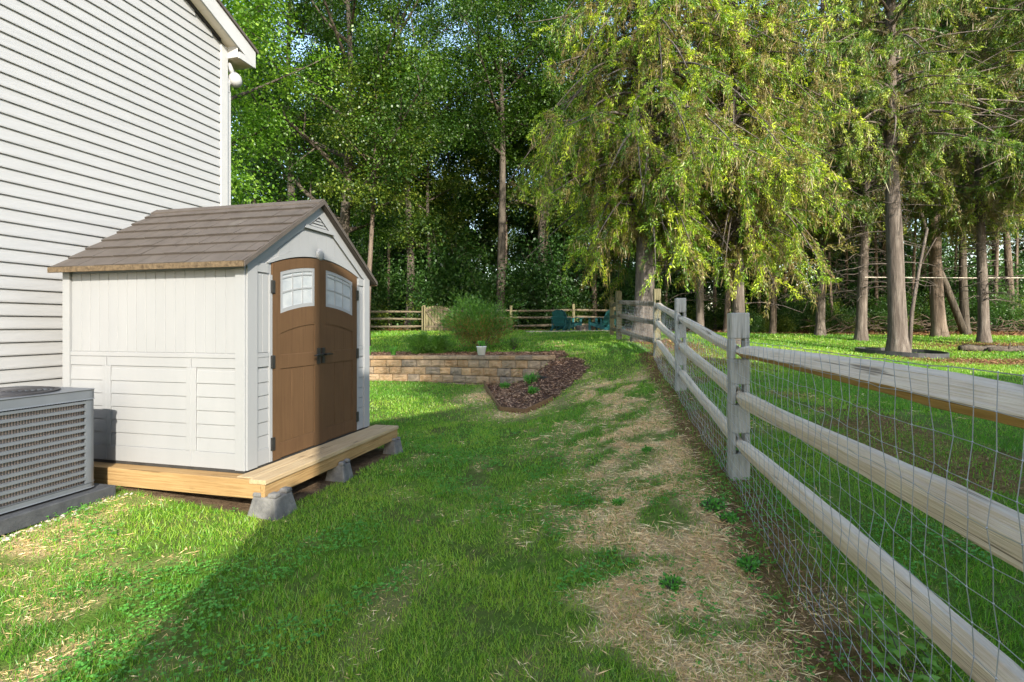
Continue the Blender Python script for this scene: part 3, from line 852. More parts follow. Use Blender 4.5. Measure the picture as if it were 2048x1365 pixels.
for kx in range(40):
    x1 = .012 - kx * .245; x0 = x1 - .241
    strip(w, -OVH + .02, -.001, -.045, -.030, x0, x1)
w.build('soffit', M['soffit'], house)
w = MB(); strip(w, -OVH - .004, -OVH + .019, -.065, .155, -HL, .31)
w.prism([(.02, rake(.02) - .11), (.31, rake(.31) - .0), (.31, rake(.31) - .05), (.28, rake(.31) - .065), (.02, rake(.31) - .065)], -OVH - .002, -OVH + .018, 'y')
w.box(.289, .308, -OVH + .0205, 4, rake(.31) - .06, rake(.31) + .11)
w.box(.002, .0135, -OVH + .0195, -.001, rake(.31) - .06, rake(0) - .046)
w.build('fascia', M['trimwhite'], house, .003)
w = MB(); w.box(.014, .2885, -OVH + .0195, 4.0, rake(.31) - .06, rake(.31) - .045); w.build('eave_soffit', M['soffit_stain'], house)
w = MB(); strip(w, -OVH - .03, 4, .157, .195, -HL, .34); w.build('roof', M['roof'], house)
w = MB(); strip(w, -.034, -.0012, -.085, -.046, -HL, -.12); w.build('rake_shade_strip', M['acdark'], house)  # near-black strip stands in for the thin shadow below the rake soffit
w = MB(); w.box(.012, .085, .0, .07, -.2, 4.62)
w.tube([(.05, .035, 4.60), (.05, .035, 4.70), (.09, .035, 4.80), (.20, .035, 4.92)], .042, 10)
w.build('downspout', M['trimwhite'], house)
w = MB(); w.M = Matrix.Translation((.14, -.02, 4.80))
w.lathe([(.001, -.095), (.05, -.082), (.082, -.045), (.09, 0), (.078, .05), (.05, .085), (.001, .095)], 0, 0, 16)
w.M = Matrix.Identity(4); w.tube([(.13, .0, 4.86), (.06, .02, 5.0)], .035, 10)
w.build('floodlight', M['trimwhite'], house, 0, True)

# unseen house added as shade caster: its gable, chimney and porch shade the lawn
NC = np.array([1.79, -4.68]); NZ = 1.08
NR = math.atan2(.355, .935)
nh = thing('shade_house', 'unseen white sided house added behind the viewpoint to shade the lawn', 'house', (NC[0], NC[1], 0), NR)
w = MB(); w.prism([(.02, -.2), (11.2, -.2), (11.2, 4.9 + NZ), (4.8, 6.75 + NZ), (.50, 5.45 + NZ), (.02, 5.3 + NZ)], 0, -8, 'y'); w.build('wall', M['siding'], nh)
w = MB()
w.prism([(a, b + NZ) for a, b in ((.30, 5.42), (4.8, 6.77), (4.8, 6.95), (.30, 5.6))], .1, -8.1, 'y'); w.prism([(a, b + NZ) for a, b in ((4.8, 6.77), (11.6, 4.82), (11.6, 5.0), (4.8, 6.95))], .1, -8.1, 'y'); w.build('roof', M['roof'], nh)
w = MB(); w.box(.0, .47, -.6, .002, 3, 6.62 + NZ); w.build('shade_chimney', M['concrete'], nh)  # added block, sized for the upright shadow edge on the shed doors
w = MB(); w.M = Matrix.Rotation(-NR, 4, 'Z') @ Matrix.Translation((-NC[0], -NC[1], 0))
w.prism([(.976, -3.02), (1.246, -6.02), (2.55, -5.82), (2.55, -2.82)], 4.06, 4.28, 'z')
for p in ((1.15, -3.2), (2.4, -3.05)): w.box(p[0] - .06, p[0] + .06, p[1] - .06, p[1] + .06, -.1, 4.06)
w.build('shade_porch', M['trimwhite'], nh)  # added slab on posts, placed for the shadow edge across the near lawn

# ------------------------------------------------------------------ retaining wall
rw = thing('retaining_wall', 'low tan block retaining wall with a flat cap holding up the back lawn', 'retaining wall', (0, 12.5, 0))
seg = np.hypot(np.diff(WX), np.diff(WY)); cum = np.concatenate([[0], np.cumsum(seg)]); TOT = cum[-1]
def wpt(s): return np.interp(s, cum, WX), np.interp(s, cum, WY)
def wang(s):
    a = wpt(max(s - .05, 0)); b_ = wpt(min(s + .05, TOT)); return math.atan2(b_[1] - a[1], b_[0] - a[0])
def capz(s): x, y = wpt(s); return .675 + (13.0 - y) / 2.25 * .135
t = NT('wall_block_stone')
oi = t.attr('tone')
base = t.ramp(oi, [(.0, (.17, .10, .052)), (.35, (.30, .19, .10)), (.65, (.21, .155, .108)), (1.0, (.125, .11, .097))])
base = t.mix(t.ramp(t.noise(t.coord(), 9, 6, .7), [(.35, (0, 0, 0)), (.75, (.75, .75, .75))]), base, (.38, .29, .195))
t.bump(t.noise(t.coord(), 16, 6, .7), .03)
M['block'] = t.fin(base, .95, .05)
def blockgeo(s0, s1, z0f, z1f, depth, proud, ns=3, rough=.018):
    """a block with a rough split face"""
    vs = []; fs = []
    rows = 4; cols = 5
    for j in range(rows + 1):
        for i in range(cols + 1):
            s = s0 + (s1 - s0) * i / cols; x, y = wpt(s); a = wang(s)
            z = z0f(s) + (z1f(s) - z0f(s)) * j / rows
            ed = (i in (0, cols)) or (j in (0, rows))
            d = proud + (0 if ed else random.uniform(.006, .006 + rough))
            vs.append((x + math.sin(a) * d, y - 12.5 - math.cos(a) * d, z))
    nf = len(vs)
    for i in (0, cols):
        s = s0 + (s1 - s0) * i / cols; x, y = wpt(s); a = wang(s)
        for zf in (z0f, z1f): vs.append((x - math.sin(a) * depth, y - 12.5 + math.cos(a) * depth, zf(s)))
    for j in range(rows):
        for i in range(cols):
            a = j * (cols + 1) + i; fs.append((a, a + 1, a + cols + 2, a + cols + 1))
    bl, tl, br, tr = nf, nf + 1, nf + 2, nf + 3
    top = [rows * (cols + 1) + i for i in range(cols + 1)]; bot = list(range(cols + 1))
    lef = [j * (cols + 1) for j in range(rows + 1)]; rig = [j * (cols + 1) + cols for j in range(rows + 1)]
    fs.append(tuple(top + [tr, tl])); fs.append(tuple(bot[::-1] + [bl, br])); fs.append(tuple(lef[::-1] + [tl, bl][::-1][::-1])); fs.append(tuple(rig + [tr, br]))
    fs.append((bl, tl, tr, br))
    return vs, fs
for c in range(5):
    V_, F_, T_ = [], [], []
    if c < 4:
        z0f = lambda s, c=c: capz(s) - .085 - .172 * (4 - c) * (1 + .08 * (s / TOT)); z1f = lambda s, c=c: capz(s) - .087 - .172 * (3 - c) * (1 + .08 * (s / TOT)) - .012
        s = -random.uniform(0, .3); depth, pr = .28, .0 + (3 - c) * .012
    else:
        z0f = lambda s: capz(s) - .085; z1f = lambda s: capz(s); s = 0; depth, pr = .30, .03
    while s < TOT:
        wdt = random.choice((.31, .34, .38, .40)) if c < 4 else random.choice((.4, .45, .5))
        s0, s1 = max(s, 0), min(s + wdt - (.014 if c < 4 else .008), TOT)
        if s1 - s0 > .05:
            vs, fs = blockgeo(s0, s1, z0f, z1f, depth, pr, rough=.02 if c < 4 else .008)
            b0 = len(V_); V_ += vs; F_ += [tuple(i + b0 for i in f) for f in fs]; T_ += [random.random()] * len(vs)
        s += wdt
    me = bpy.data.meshes.new('block_course'); me.from_pydata(V_, [], F_); me.materials.append(M['block'])
    a = me.attributes.new('tone', 'FLOAT', 'POINT'); a.data.foreach_set('value', np.array(T_, dtype=np.float32)); me.update()
    link('cap_course' if c == 4 else 'block_course', me, rw)

# timber and plastic edging of the mulch bed
def wallstrip(name, pts, h, th, mat, label, cat, lift=0.0, sink=.05):
    V_, F_ = [], []
    P = [np.array(p[:2]) for p in pts]
    for i, p in enumerate(P):
        tg_ = P[min(i + 1, len(P) - 1)] - P[max(i - 1, 0)]; tg_ = tg_ / np.linalg.norm(tg_); nn = np.array([-tg_[1], tg_[0]])
        z = gz(*p)
        for sg, zz in ((-1, z - sink), (-1, z + h), (1, z + h), (1, z - sink)):
            q = p + nn * th / 2 * sg; V_.append((q[0], q[1], zz + lift))
    for i in range(len(P) - 1):
        a = i * 4
        for k in range(4): F_.append((a + k, a + (k + 1) % 4, a + 4 + (k + 1) % 4, a + 4 + k))
    F_ += [(0, 1, 2, 3), tuple(len(V_) - 1 - k for k in range(4))]
    me = bpy.data.meshes.new(name); me.from_pydata(V_, [], F_); me.materials.append(mat); me.update()
    return tag(link(name, me), label, cat)
wallstrip('garden_edging', MULCH[:5], .07, .03, M['edgewood'], 'brown timber edging along the low side of the mulch bed', 'edging')
wallstrip('garden_edging', [pick(*p) for p in ((1050, 745), (1060, 752), (1075, 757), (1092, 760))], .05, .02, M['edging'], 'short dark edging curve between small plants in the mulch bed', 'edging')

# ------------------------------------------------------------------ fences
def post_mesh(h, w_, holes, mat, name='post'):
    mb = MB(); hw = w_ / 2
    zs = [-.3]
    for z, hh in holes: zs += [z - hh, z + hh]
    zs.append(h)
    for i in range(0, len(zs) - 1, 2):
        mb.box(-hw, hw, -hw, hw, zs[i], zs[i + 1])
    for z, hh in holes:
        mb.box(-hw + .0005, hw - .0005, -hw, -hw * .5, z - hh, z + hh); mb.box(-hw + .0005, hw - .0005, hw * .5, hw, z - hh, z + hh)
    return mb
HEX = ((-.55, 1), (.45, 1.0), (1, .25), (.55, -1), (-.45, -1), (-1, -.35))
BIG = ((-1, .75), (-.55, 1.08), (.25, .75), (1, -.30), (.62, -1.0), (-.7, -.9))
def rail_geo(L, seed, hh=.055, th=.04, n=14, sec=HEX):
    """split rail: hexagonal section, rough, tapered ends; along +X"""
    rr = random.Random(seed); mb = MB()
    vs = []; fs = []
    ph = rr.random() * 6
    for i in range(n + 1):
        u = i / n; x = u * L
        tp = min(1, min(u, 1 - u) * L / .28); tp = .45 + .55 * tp
        a = hh * tp * (1 + .10 * math.sin(u * 7 + ph) + rr.uniform(-.04, .04)); b_ = th * (.6 + .4 * tp) * (1 + .10 * math.sin(u * 5 + ph * 2))
        oz = .010 * math.sin(u * 4 + ph); sk = rr.uniform(-.06, .06)
        for k, (py, pz) in enumerate(sec):
            vs.append((x, py * b_ * (1 + rr.uniform(-.05, .05)), (pz + (sk if k in (2, 5) else 0) + rr.uniform(-.05, .05)) * a + oz))
    m = 6
    for i in range(n):
        for k in range(m):
            fs.append((i * m + k, (i + 1) * m + k, (i + 1) * m + (k + 1) % m, i * m + (k + 1) % m))
    fs.append(tuple(range(m))); fs.append(tuple(n * m + k for k in range(m - 1, -1, -1)))
    mb.add(vs, fs); return mb
def orient(o, p, q):
    d = (Vector(q) - Vector(p)); o.rotation_mode = 'QUATERNION'
    o.rotation_quaternion = d.to_track_quat('X', 'Z'); o.location = p

fence = thing('split_rail_fence', 'weathered three rail split rail fence with wire mesh running up the slope on the right', 'fence', (FENCE[0][0], FENCE[0][1], 0))
FB = Vector((FENCE[0][0], FENCE[0][1], 0))
RZS = (.245, .61, .955)
gzs = [.08, .30, .57, .885, 1.07]
rzoff = [[.46, .30 + .30, .92 + .30], None, None, None, None]
rad = []
for i, (x, y) in enumerate(FENCE):
    rad.append([gzs[i] + r for r in RZS])
rad[0] = [.555, .915, 1.25]     # the near panel runs level
for i, (x, y) in enumerate(FENCE):
    a = math.atan2(*(np.array(FENCE[min(i + 1, 4)]) - np.array(FENCE[max(i - 1, 0)]))[::-1])
    if i == 3: a = R(84)
    if i == 4: a = R(90)
    g0 = gz(x, y)
    hz = [(z - g0 + .012, .078) for z in rad[i]]
    top = (rad[i][2] + .285) - g0
    if i == 3: hz = [(z - g0, .07) for z in rad[i]]
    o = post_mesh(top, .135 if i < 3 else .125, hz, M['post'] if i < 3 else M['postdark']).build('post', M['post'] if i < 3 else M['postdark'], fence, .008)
    o.location = Vector((x, y, g0)) - FB; o.rotation_euler = (random.uniform(-.015, .015), random.uniform(-.015, .015), a)
for i in range(4):
    for k in range(3):
        p = Vector((*FENCE[i], rad[i][k])) - FB; q = Vector((*FENCE[i + 1], rad[i + 1][k])) - FB
        d = (q - p).normalized(); p = p - d * .03; q = q + d * .03
        L = (q - p).length
        big = (i == 0 and k == 2)
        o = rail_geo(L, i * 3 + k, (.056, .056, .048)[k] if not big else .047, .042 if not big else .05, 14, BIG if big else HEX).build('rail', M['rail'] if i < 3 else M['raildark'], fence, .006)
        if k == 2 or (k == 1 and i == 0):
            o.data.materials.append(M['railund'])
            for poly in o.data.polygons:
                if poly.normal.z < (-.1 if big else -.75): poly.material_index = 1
        orient(o, p, q)
# woven wire: on the lawn side of the posts
def wire_mesh(i, knots, sp, vr):
    p, q = np.array(FENCE[i]), np.array(FENCE[i + 1]); L = np.linalg.norm(q - p); d = (q - p) / L; nrm = np.array([-d[1], d[0]])
    n = int(round(L / sp)); mb = MB(); rr = random.Random(40 + i)
    cols = []
    for c in range(n + 1):
        u = c / n; b = p + (q - p) * u
        zt = rad[i][2] * (1 - u) + rad[i + 1][2] * u + (.085 if i < 2 else .05); zb = gz(b[0], b[1]) + .0
        cols.append((b, zb, zt))
    zmin = 15
    pts = {}
    for c, (b, zb, zt) in enumerate(cols):
        for r in range(zmin + 1):
            f = r / zmin; f = f ** 1.12
            off = .078 + .008 * math.sin(c * .7 + r) + rr.uniform(-.006, .006)
            pos = b + nrm * off + d * rr.uniform(-.006, .006)
            pts[c, r] = Vector((pos[0], pos[1], zb + (zt - zb) * f + rr.uniform(-.004, .004))) - FB
    for c in range(n + 1):
        mb.tube([pts[c, r] for r in range(zmin + 1)], vr, 3, False)
    for r in range(zmin + 1):
        mb.tube([pts[c, r] for c in range(n + 1)], vr if r < zmin else vr * 1.3, 3, False)
    if knots:
        for key, pt in pts.items():
            s = vr * 2.3
            mb.add([pt + Vector(o_) * s for o_ in ((1, 0, 0), (-1, 0, 0), (0, 1, 0), (0, -1, 0), (0, 0, 1.3), (0, 0, -1.3))], [(0, 2, 4), (2, 1, 4), (1, 3, 4), (3, 0, 4), (2, 0, 5), (1, 2, 5), (3, 1, 5), (0, 3, 5)])
    o = mb.build('wire_mesh', M['wire'], fence)
    return o
wire_mesh(0, True, .085, .0014); wire_mesh(1, True, .085, .0015); wire_mesh(2, False, .09, .0017); wire_mesh(3, False, .11, .0017)

# far fence
def far_fence(posts, label, hgt=1.22, extra=0):
    f = thing('rail_fence', label, 'fence', (posts[0][0], posts[0][1], 0)); B = Vector((posts[0][0], posts[0][1], 0))
    for (x, y) in posts:
        o = post_mesh(hgt + random.uniform(-.02, .06), .12, [], M['postdark']).build('post', M['postdark'], f, .01); o.location = Vector((x, y, gz(x, y))) - B
    for a, b_ in zip(posts[:-1], posts[1:]):
        for z in RZS:
            p = Vector((*a, gz(*a) + z + random.uniform(-.03, .03))) - B; q = Vector((*b_, gz(*b_) + z + random.uniform(-.03, .03))) - B
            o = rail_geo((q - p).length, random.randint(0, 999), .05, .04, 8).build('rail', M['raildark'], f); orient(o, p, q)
    return f
YF = 25.0
far_fence([(-13.2, YF), (-10.2, YF), (-7.2, YF), at(846, YF)], 'dark three rail fence left of the small wooden gate')
far_fence([at(903, YF), at(1022, YF), at(1147, YF + .3), (4.95, 25.2)], 'dark three rail fence behind the teal chairs and round bush')
sb = far_fence([(2.72, 13.2), (3.3, 17.2), (4.1, 21.2), (4.95, 25.1)], 'three rail fence receding behind the yellow green mossy corner post')
# gate
ga = thing('garden_gate', 'small weathered picket gate with crossed braces in the far fence', 'gate', (*at(849, YF), gz(*at(872, YF))))
w = MB()
GW = 1.13
for k in range(8):
    x0 = .06 + k * GW / 8; c = (x0 + .06 - GW / 2 - .03) / (GW / 2); w.box(x0, x0 + GW / 8 - .022, -.01, .012, .03, 1.10 + .12 * (1 - c * c))
w.build('pickets', M['postdark'], ga)
w = MB()
for z in (.22, 1.02): w.box(.04, GW + .06, -.034, -.011, z - .045, z + .045)
w.M = Matrix.Translation((GW / 2 + .05, -.046, .60))
for s in (-1, 1):
    w.M = Matrix.Translation((.05 + GW * (.26 if s < 0 else .76), -.046, .62)) @ Matrix.Rotation(R(s * 35), 4, 'Y'); w.box(-.04, .04, -.012, .010, -.44, .44)
w.build('braces', M['raildark'], ga)
w = MB(); w.box(-.07, .05, -.06, .06, -.2, 1.24); w.build('gate_post', M['postdark'], ga)
w = MB(); w.box(GW + .075, GW + .19, -.06, .06, -.2, 1.2); w.build('gate_post', M['postdark'], ga)

# ------------------------------------------------------------------ seating
def make_chair(label):
    t_ = thing('adirondack_chair', label, 'chair', (0, 0, 0), 0, 'teal chairs by the far fence')
    w = MB()
    for k in range(6):
        y = -.28 + k * .095; z = .37 - k * .022; w.box(-.27, .27, y, y + .085, z - .02, z)
    w.build('seat', M['chair'], t_)
    w = MB()
    for k in range(7):
        x = -.255 + k * .073; hgt = .78 - .10 * ((k - 3) / 3) ** 2
        w.M = Matrix.Translation((x, .26, .22)) @ Matrix.Rotation(R(-24), 4, 'X'); w.box(0, .066, -.01, .012, 0, hgt)
    w.M = Matrix.Translation((0, .26, .22)) @ Matrix.Rotation(R(-24), 4, 'X')
    w.box(-.27, .27, .013, .035, .12, .19); w.box(-.31, .31, .013, .035, .38, .45)
    w.build('backrest', M['chair'], t_)
    for s in (-1, 1):
        w = MB(); w.M = Matrix.Translation((s * .34, 0, 0)); w.box(-.07, .07, -.40, .36, .545, .570); w.build('armrest', M['chair'], t_, .01)
        w = MB(); w.box(s * .30 - .02, s * .30 + .02, -.36, -.25, -.03, .545); w.build('leg', M['chair'], t_)
        w = MB(); w.prism([(-.36, .36), (-.36, .26), (.62, -.03), (.70, -.03), (.70, .03), (.3, .24)], s * .275 - .015, s * .275 + .015, 'x'); w.build('leg', M['chair'], t_)
        w = MB(); w.box(s * .315 - .015, s * .315 + .015, .26, .33, .16, .545); w.build('arm_support', M['chair'], t_)
    return t_
ch = make_chair('teal slatted garden chair seen from behind, leftmost of four')
x, y = at(1122, 23.3); ch.location = (x, y, gz(x, y) + .03); ch.rotation_euler = (0, 0, R(180 - 22))
for px, yy, rz, lab in ((1143, 24.1, R(180 - 62), 'teal slatted garden chair at the right of the left pair, partly hidden by its neighbour'),
                        (1198, 23.3, R(180 + 50), 'teal slatted garden chair turned sideways, left one of the right pair'),
                        (1221, 24.1, R(180 + 30), 'teal slatted garden chair next to the corner post, rightmost of four')):
    x, y = at(px, yy); dup(ch, (x, y, gz(x, y) + .03), rz, 1.0, lab)
# paved sitting area
PT = [at(1052, 22.6), at(1236, 22.6), at(1236, 24.8), at(1052, 24.8)]
gxs = np.linspace(PT[0][0], PT[1][0], 24); gys = np.linspace(22.6, 24.85, 14)
XX, YY = np.meshgrid(gxs, gys); ZZ = height(XX, YY) + .022; ii = np.arange(XX.size).reshape(XX.shape)
me = mesh_np('patio', np.stack([XX.ravel(), YY.ravel(), ZZ.ravel()], 1), [np.stack([ii[:-1, :-1], ii[:-1, 1:], ii[1:, 1:], ii[1:, :-1]], -1).reshape(-1, 4)], mat_var('patio_gravel', (.10, .085, .07), (.24, .21, .18), 30, .95, .05, (50, .02)))
tag(link('patio', me), kind='structure')
wallstrip('patio_edging', [(a, 22.58) for a in np.linspace(PT[0][0], PT[1][0], 12)], .06, .12, mat_var('pale_edging_stone', (.26, .23, .19), (.42, .38, .32), 12, .9), 'low pale stone edging along the front of the paved sitting area', 'edging')
fp = MB(); x, y = at(1170, 23.9); fp.lathe([(.42, -.05), (.45, .22), (.34, .24), (.32, .05)], 0, 0, 14)
o = fp.build('fire_pit', mat_var('fire_pit_stone', (.10, .09, .08), (.22, .19, .16), 9, .95, .1, (14, .03)), None); o.location = (x, y, gz(x, y)); tag(o, 'low round stone fire pit between the pairs of teal chairs', 'fire pit')
# bucket
bx, by, bz = pick(962, 712); bx, by = at(963, 11.95); bz = capz(TOT - 1.45)
b_ = MB(); b_.lathe([(.001, .006), (.082, .0), (.112, .185), (.12, .187), (.12, .20), (.108, .20), (.100, .17), (.001, .165)], 0, 0, 24)
bu = thing('plastic_bucket', 'white plastic bucket with a seedling on the block wall cap', 'bucket', (bx, by, bz))
bb = by
b_.build('bucket_body', M['bucket'], bu, 0, True)
iy = .12
# ------------------------------------------------------------------ trees
def tube_np(pts, rad_, n, ph=0):
    pts = np.asarray(pts, float); k = len(pts)
    tg_ = np.gradient(pts, axis=0); tg_ /= (np.linalg.norm(tg_, axis=1, keepdims=True) + 1e-9)
    ref = np.where(np.abs(tg_[:, :1]) < .8, np.array([[1., 0, 0]]), np.array([[0, 1., 0]]))
    if len(np.unique(ref[:, 0])) > 1: ref = np.repeat(ref[:1], k, 0)
    u = ref - tg_ * (ref * tg_).sum(1, keepdims=True); u /= (np.linalg.norm(u, axis=1, keepdims=True) + 1e-9); w_ = np.cross(tg_, u)
    a = 2 * np.pi * np.arange(n) / n + ph
    V_ = pts[:, None, :] + (u[:, None, :] * np.cos(a)[None, :, None] + w_[:, None, :] * np.sin(a)[None, :, None]) * np.asarray(rad_)[:, None, None]
    i = np.arange(k - 1)[:, None] * n; j = np.arange(n)[None, :]
    F_ = np.stack([i + j, i + (j + 1) % n, i + n + (j + 1) % n, i + n + j], -1).reshape(-1, 4)
    return V_.reshape(-1, 3), F_
class Acc:
    def __init__(s): s.V = []; s.F = []; s.n = 0; s.A = {}
    def add(s, V_, F_, **a):
        s.V.append(V_); s.F.append(F_ + s.n); s.n += len(V_)
        for k, v in a.items(): s.A.setdefault(k, []).append(v)
    def mesh(s, name, mat, smooth=False):
        return mesh_np(name, np.concatenate(s.V), [np.concatenate(s.F)], mat, {k: np.concatenate(v) for k, v in s.A.items()}, smooth)

def trunk_path(H, rg, bend=.25, n=12, lean=(0, 0)):
    z = np.linspace(-.15, H, n); ph = rg.random(4) * 6
    x = bend * (np.sin(z * .35 + ph[0]) - np.sin(ph[0])) * .6 + lean[0] * z; y = bend * (np.sin(z * .3 + ph[1]) - np.sin(ph[1])) * .6 + lean[1] * z
    return np.stack([x, y, z], 1)
def trunk_tube(acc, P, r0, r1, rg, n=14):
    H = P[-1, 2]; u = np.linspace(0, 1, 26)
    pts = np.stack([np.interp(u, np.linspace(0, 1, len(P)), P[:, k]) for k in range(3)], 1)
    r = r0 + (r1 - r0) * u; r = r * (1 + .9 * np.exp(-np.clip(pts[:, 2], 0, 9) / (r0 * 1.0)) * .55)
    V_, F_ = tube_np(pts, r, n)
    V_ += np.repeat(rg.normal(0, .02 * r0, (len(V_), 1)), 3, 1) * np.array([1, 1, 0])
    acc.add(V_, F_)
def interp_path(P, u):
    t_ = np.linspace(0, 1, len(P)); return np.array([np.interp(u, t_, P[:, k]) for k in range(3)])

def deciduous(seed, H, r0, zb, spread, nlimb, leaf, leafn, mat, bark, clump=.45, forks=None, nsub=7, drop=0.0, shape=.6):
    rg = np.random.default_rng(seed); tr = Acc(); cr = Acc()
    P = trunk_path(H, rg, .35); trunk_tube(tr, P, r0, .02, rg)
    tips = []
    for i in range(nlimb):
        u = zb / H + (1 - zb / H) * ((i + rg.random()) / nlimb) * .93
        base = interp_path(P, u); az = i * 2.4 + rg.random() * .8
        prof = math.sin(math.pi * min(1, (.18 + .82 * (u * H - zb) / (H - zb)))) ** shape
        L = spread * (.45 + .6 * rg.random()) * max(prof, .3)
        up = rg.uniform(.25, .75) - drop
        s = np.linspace(0, 1, 8)[:, None]; d = np.array([math.cos(az), math.sin(az), up]); d /= np.linalg.norm(d)
        bend = rg.normal(0, .18, 3) * L
        pts = base + d * L * s + bend * s * s + np.array([0, 0, .12 * L]) * s * s
        rr0 = r0 * (1 - u) * .55 + .018
        V_, F_ = tube_np(pts, np.linspace(rr0, .008, 8), 6); tr.add(V_, F_)
        for k in range(nsub):
            uu = .3 + .7 * (k + rg.random()) / nsub; b0 = interp_path(pts, uu)
            dd = d * .6 + rg.normal(0, .6, 3) + np.array([0, 0, .15 - drop]); dd /= np.linalg.norm(dd); l2 = L * rg.uniform(.18, .42)
            s2 = np.linspace(0, 1, 4)[:, None]; p2 = b0 + dd * l2 * s2 + rg.normal(0, .08, 3) * s2 * s2
            V_, F_ = tube_np(p2, np.linspace(max(rr0 * .35, .008), .004, 4), 4); tr.add(V_, F_)
            tips += [p2[3], p2[2], p2[1] * .5 + p2[2] * .5]
    tips = np.array(tips); k = leafn // len(tips)
    c = np.repeat(tips, k, 0); n = len(c); cs = np.repeat(rg.uniform(.5, 1.25, len(tips)), k)[:, None]
    pos = c + rg.normal(0, 1, (n, 3)) * np.array([clump, clump, clump * .55]) * cs
    A = rnd_dir(n, rg) * .7 + (pos - c) * 1.2 + np.array([0, 0, -.35])
    N = rnd_dir(n, rg) * .75 + np.array([0, 0, 1.0])
    L = leaf * rg.uniform(.6, 1.35, n)
    V_, F_ = leafq(pos, A, N, L, L * .72)
    tone = np.repeat(rg.normal(.5, .2, len(tips)), k)
    cr.add(V_, F_, v=np.repeat(np.clip(tone + rg.normal(0, .12, n), 0, 1), 4))
    return tr.mesh('trunk', M[bark], True), cr.mesh('crown', M[mat])

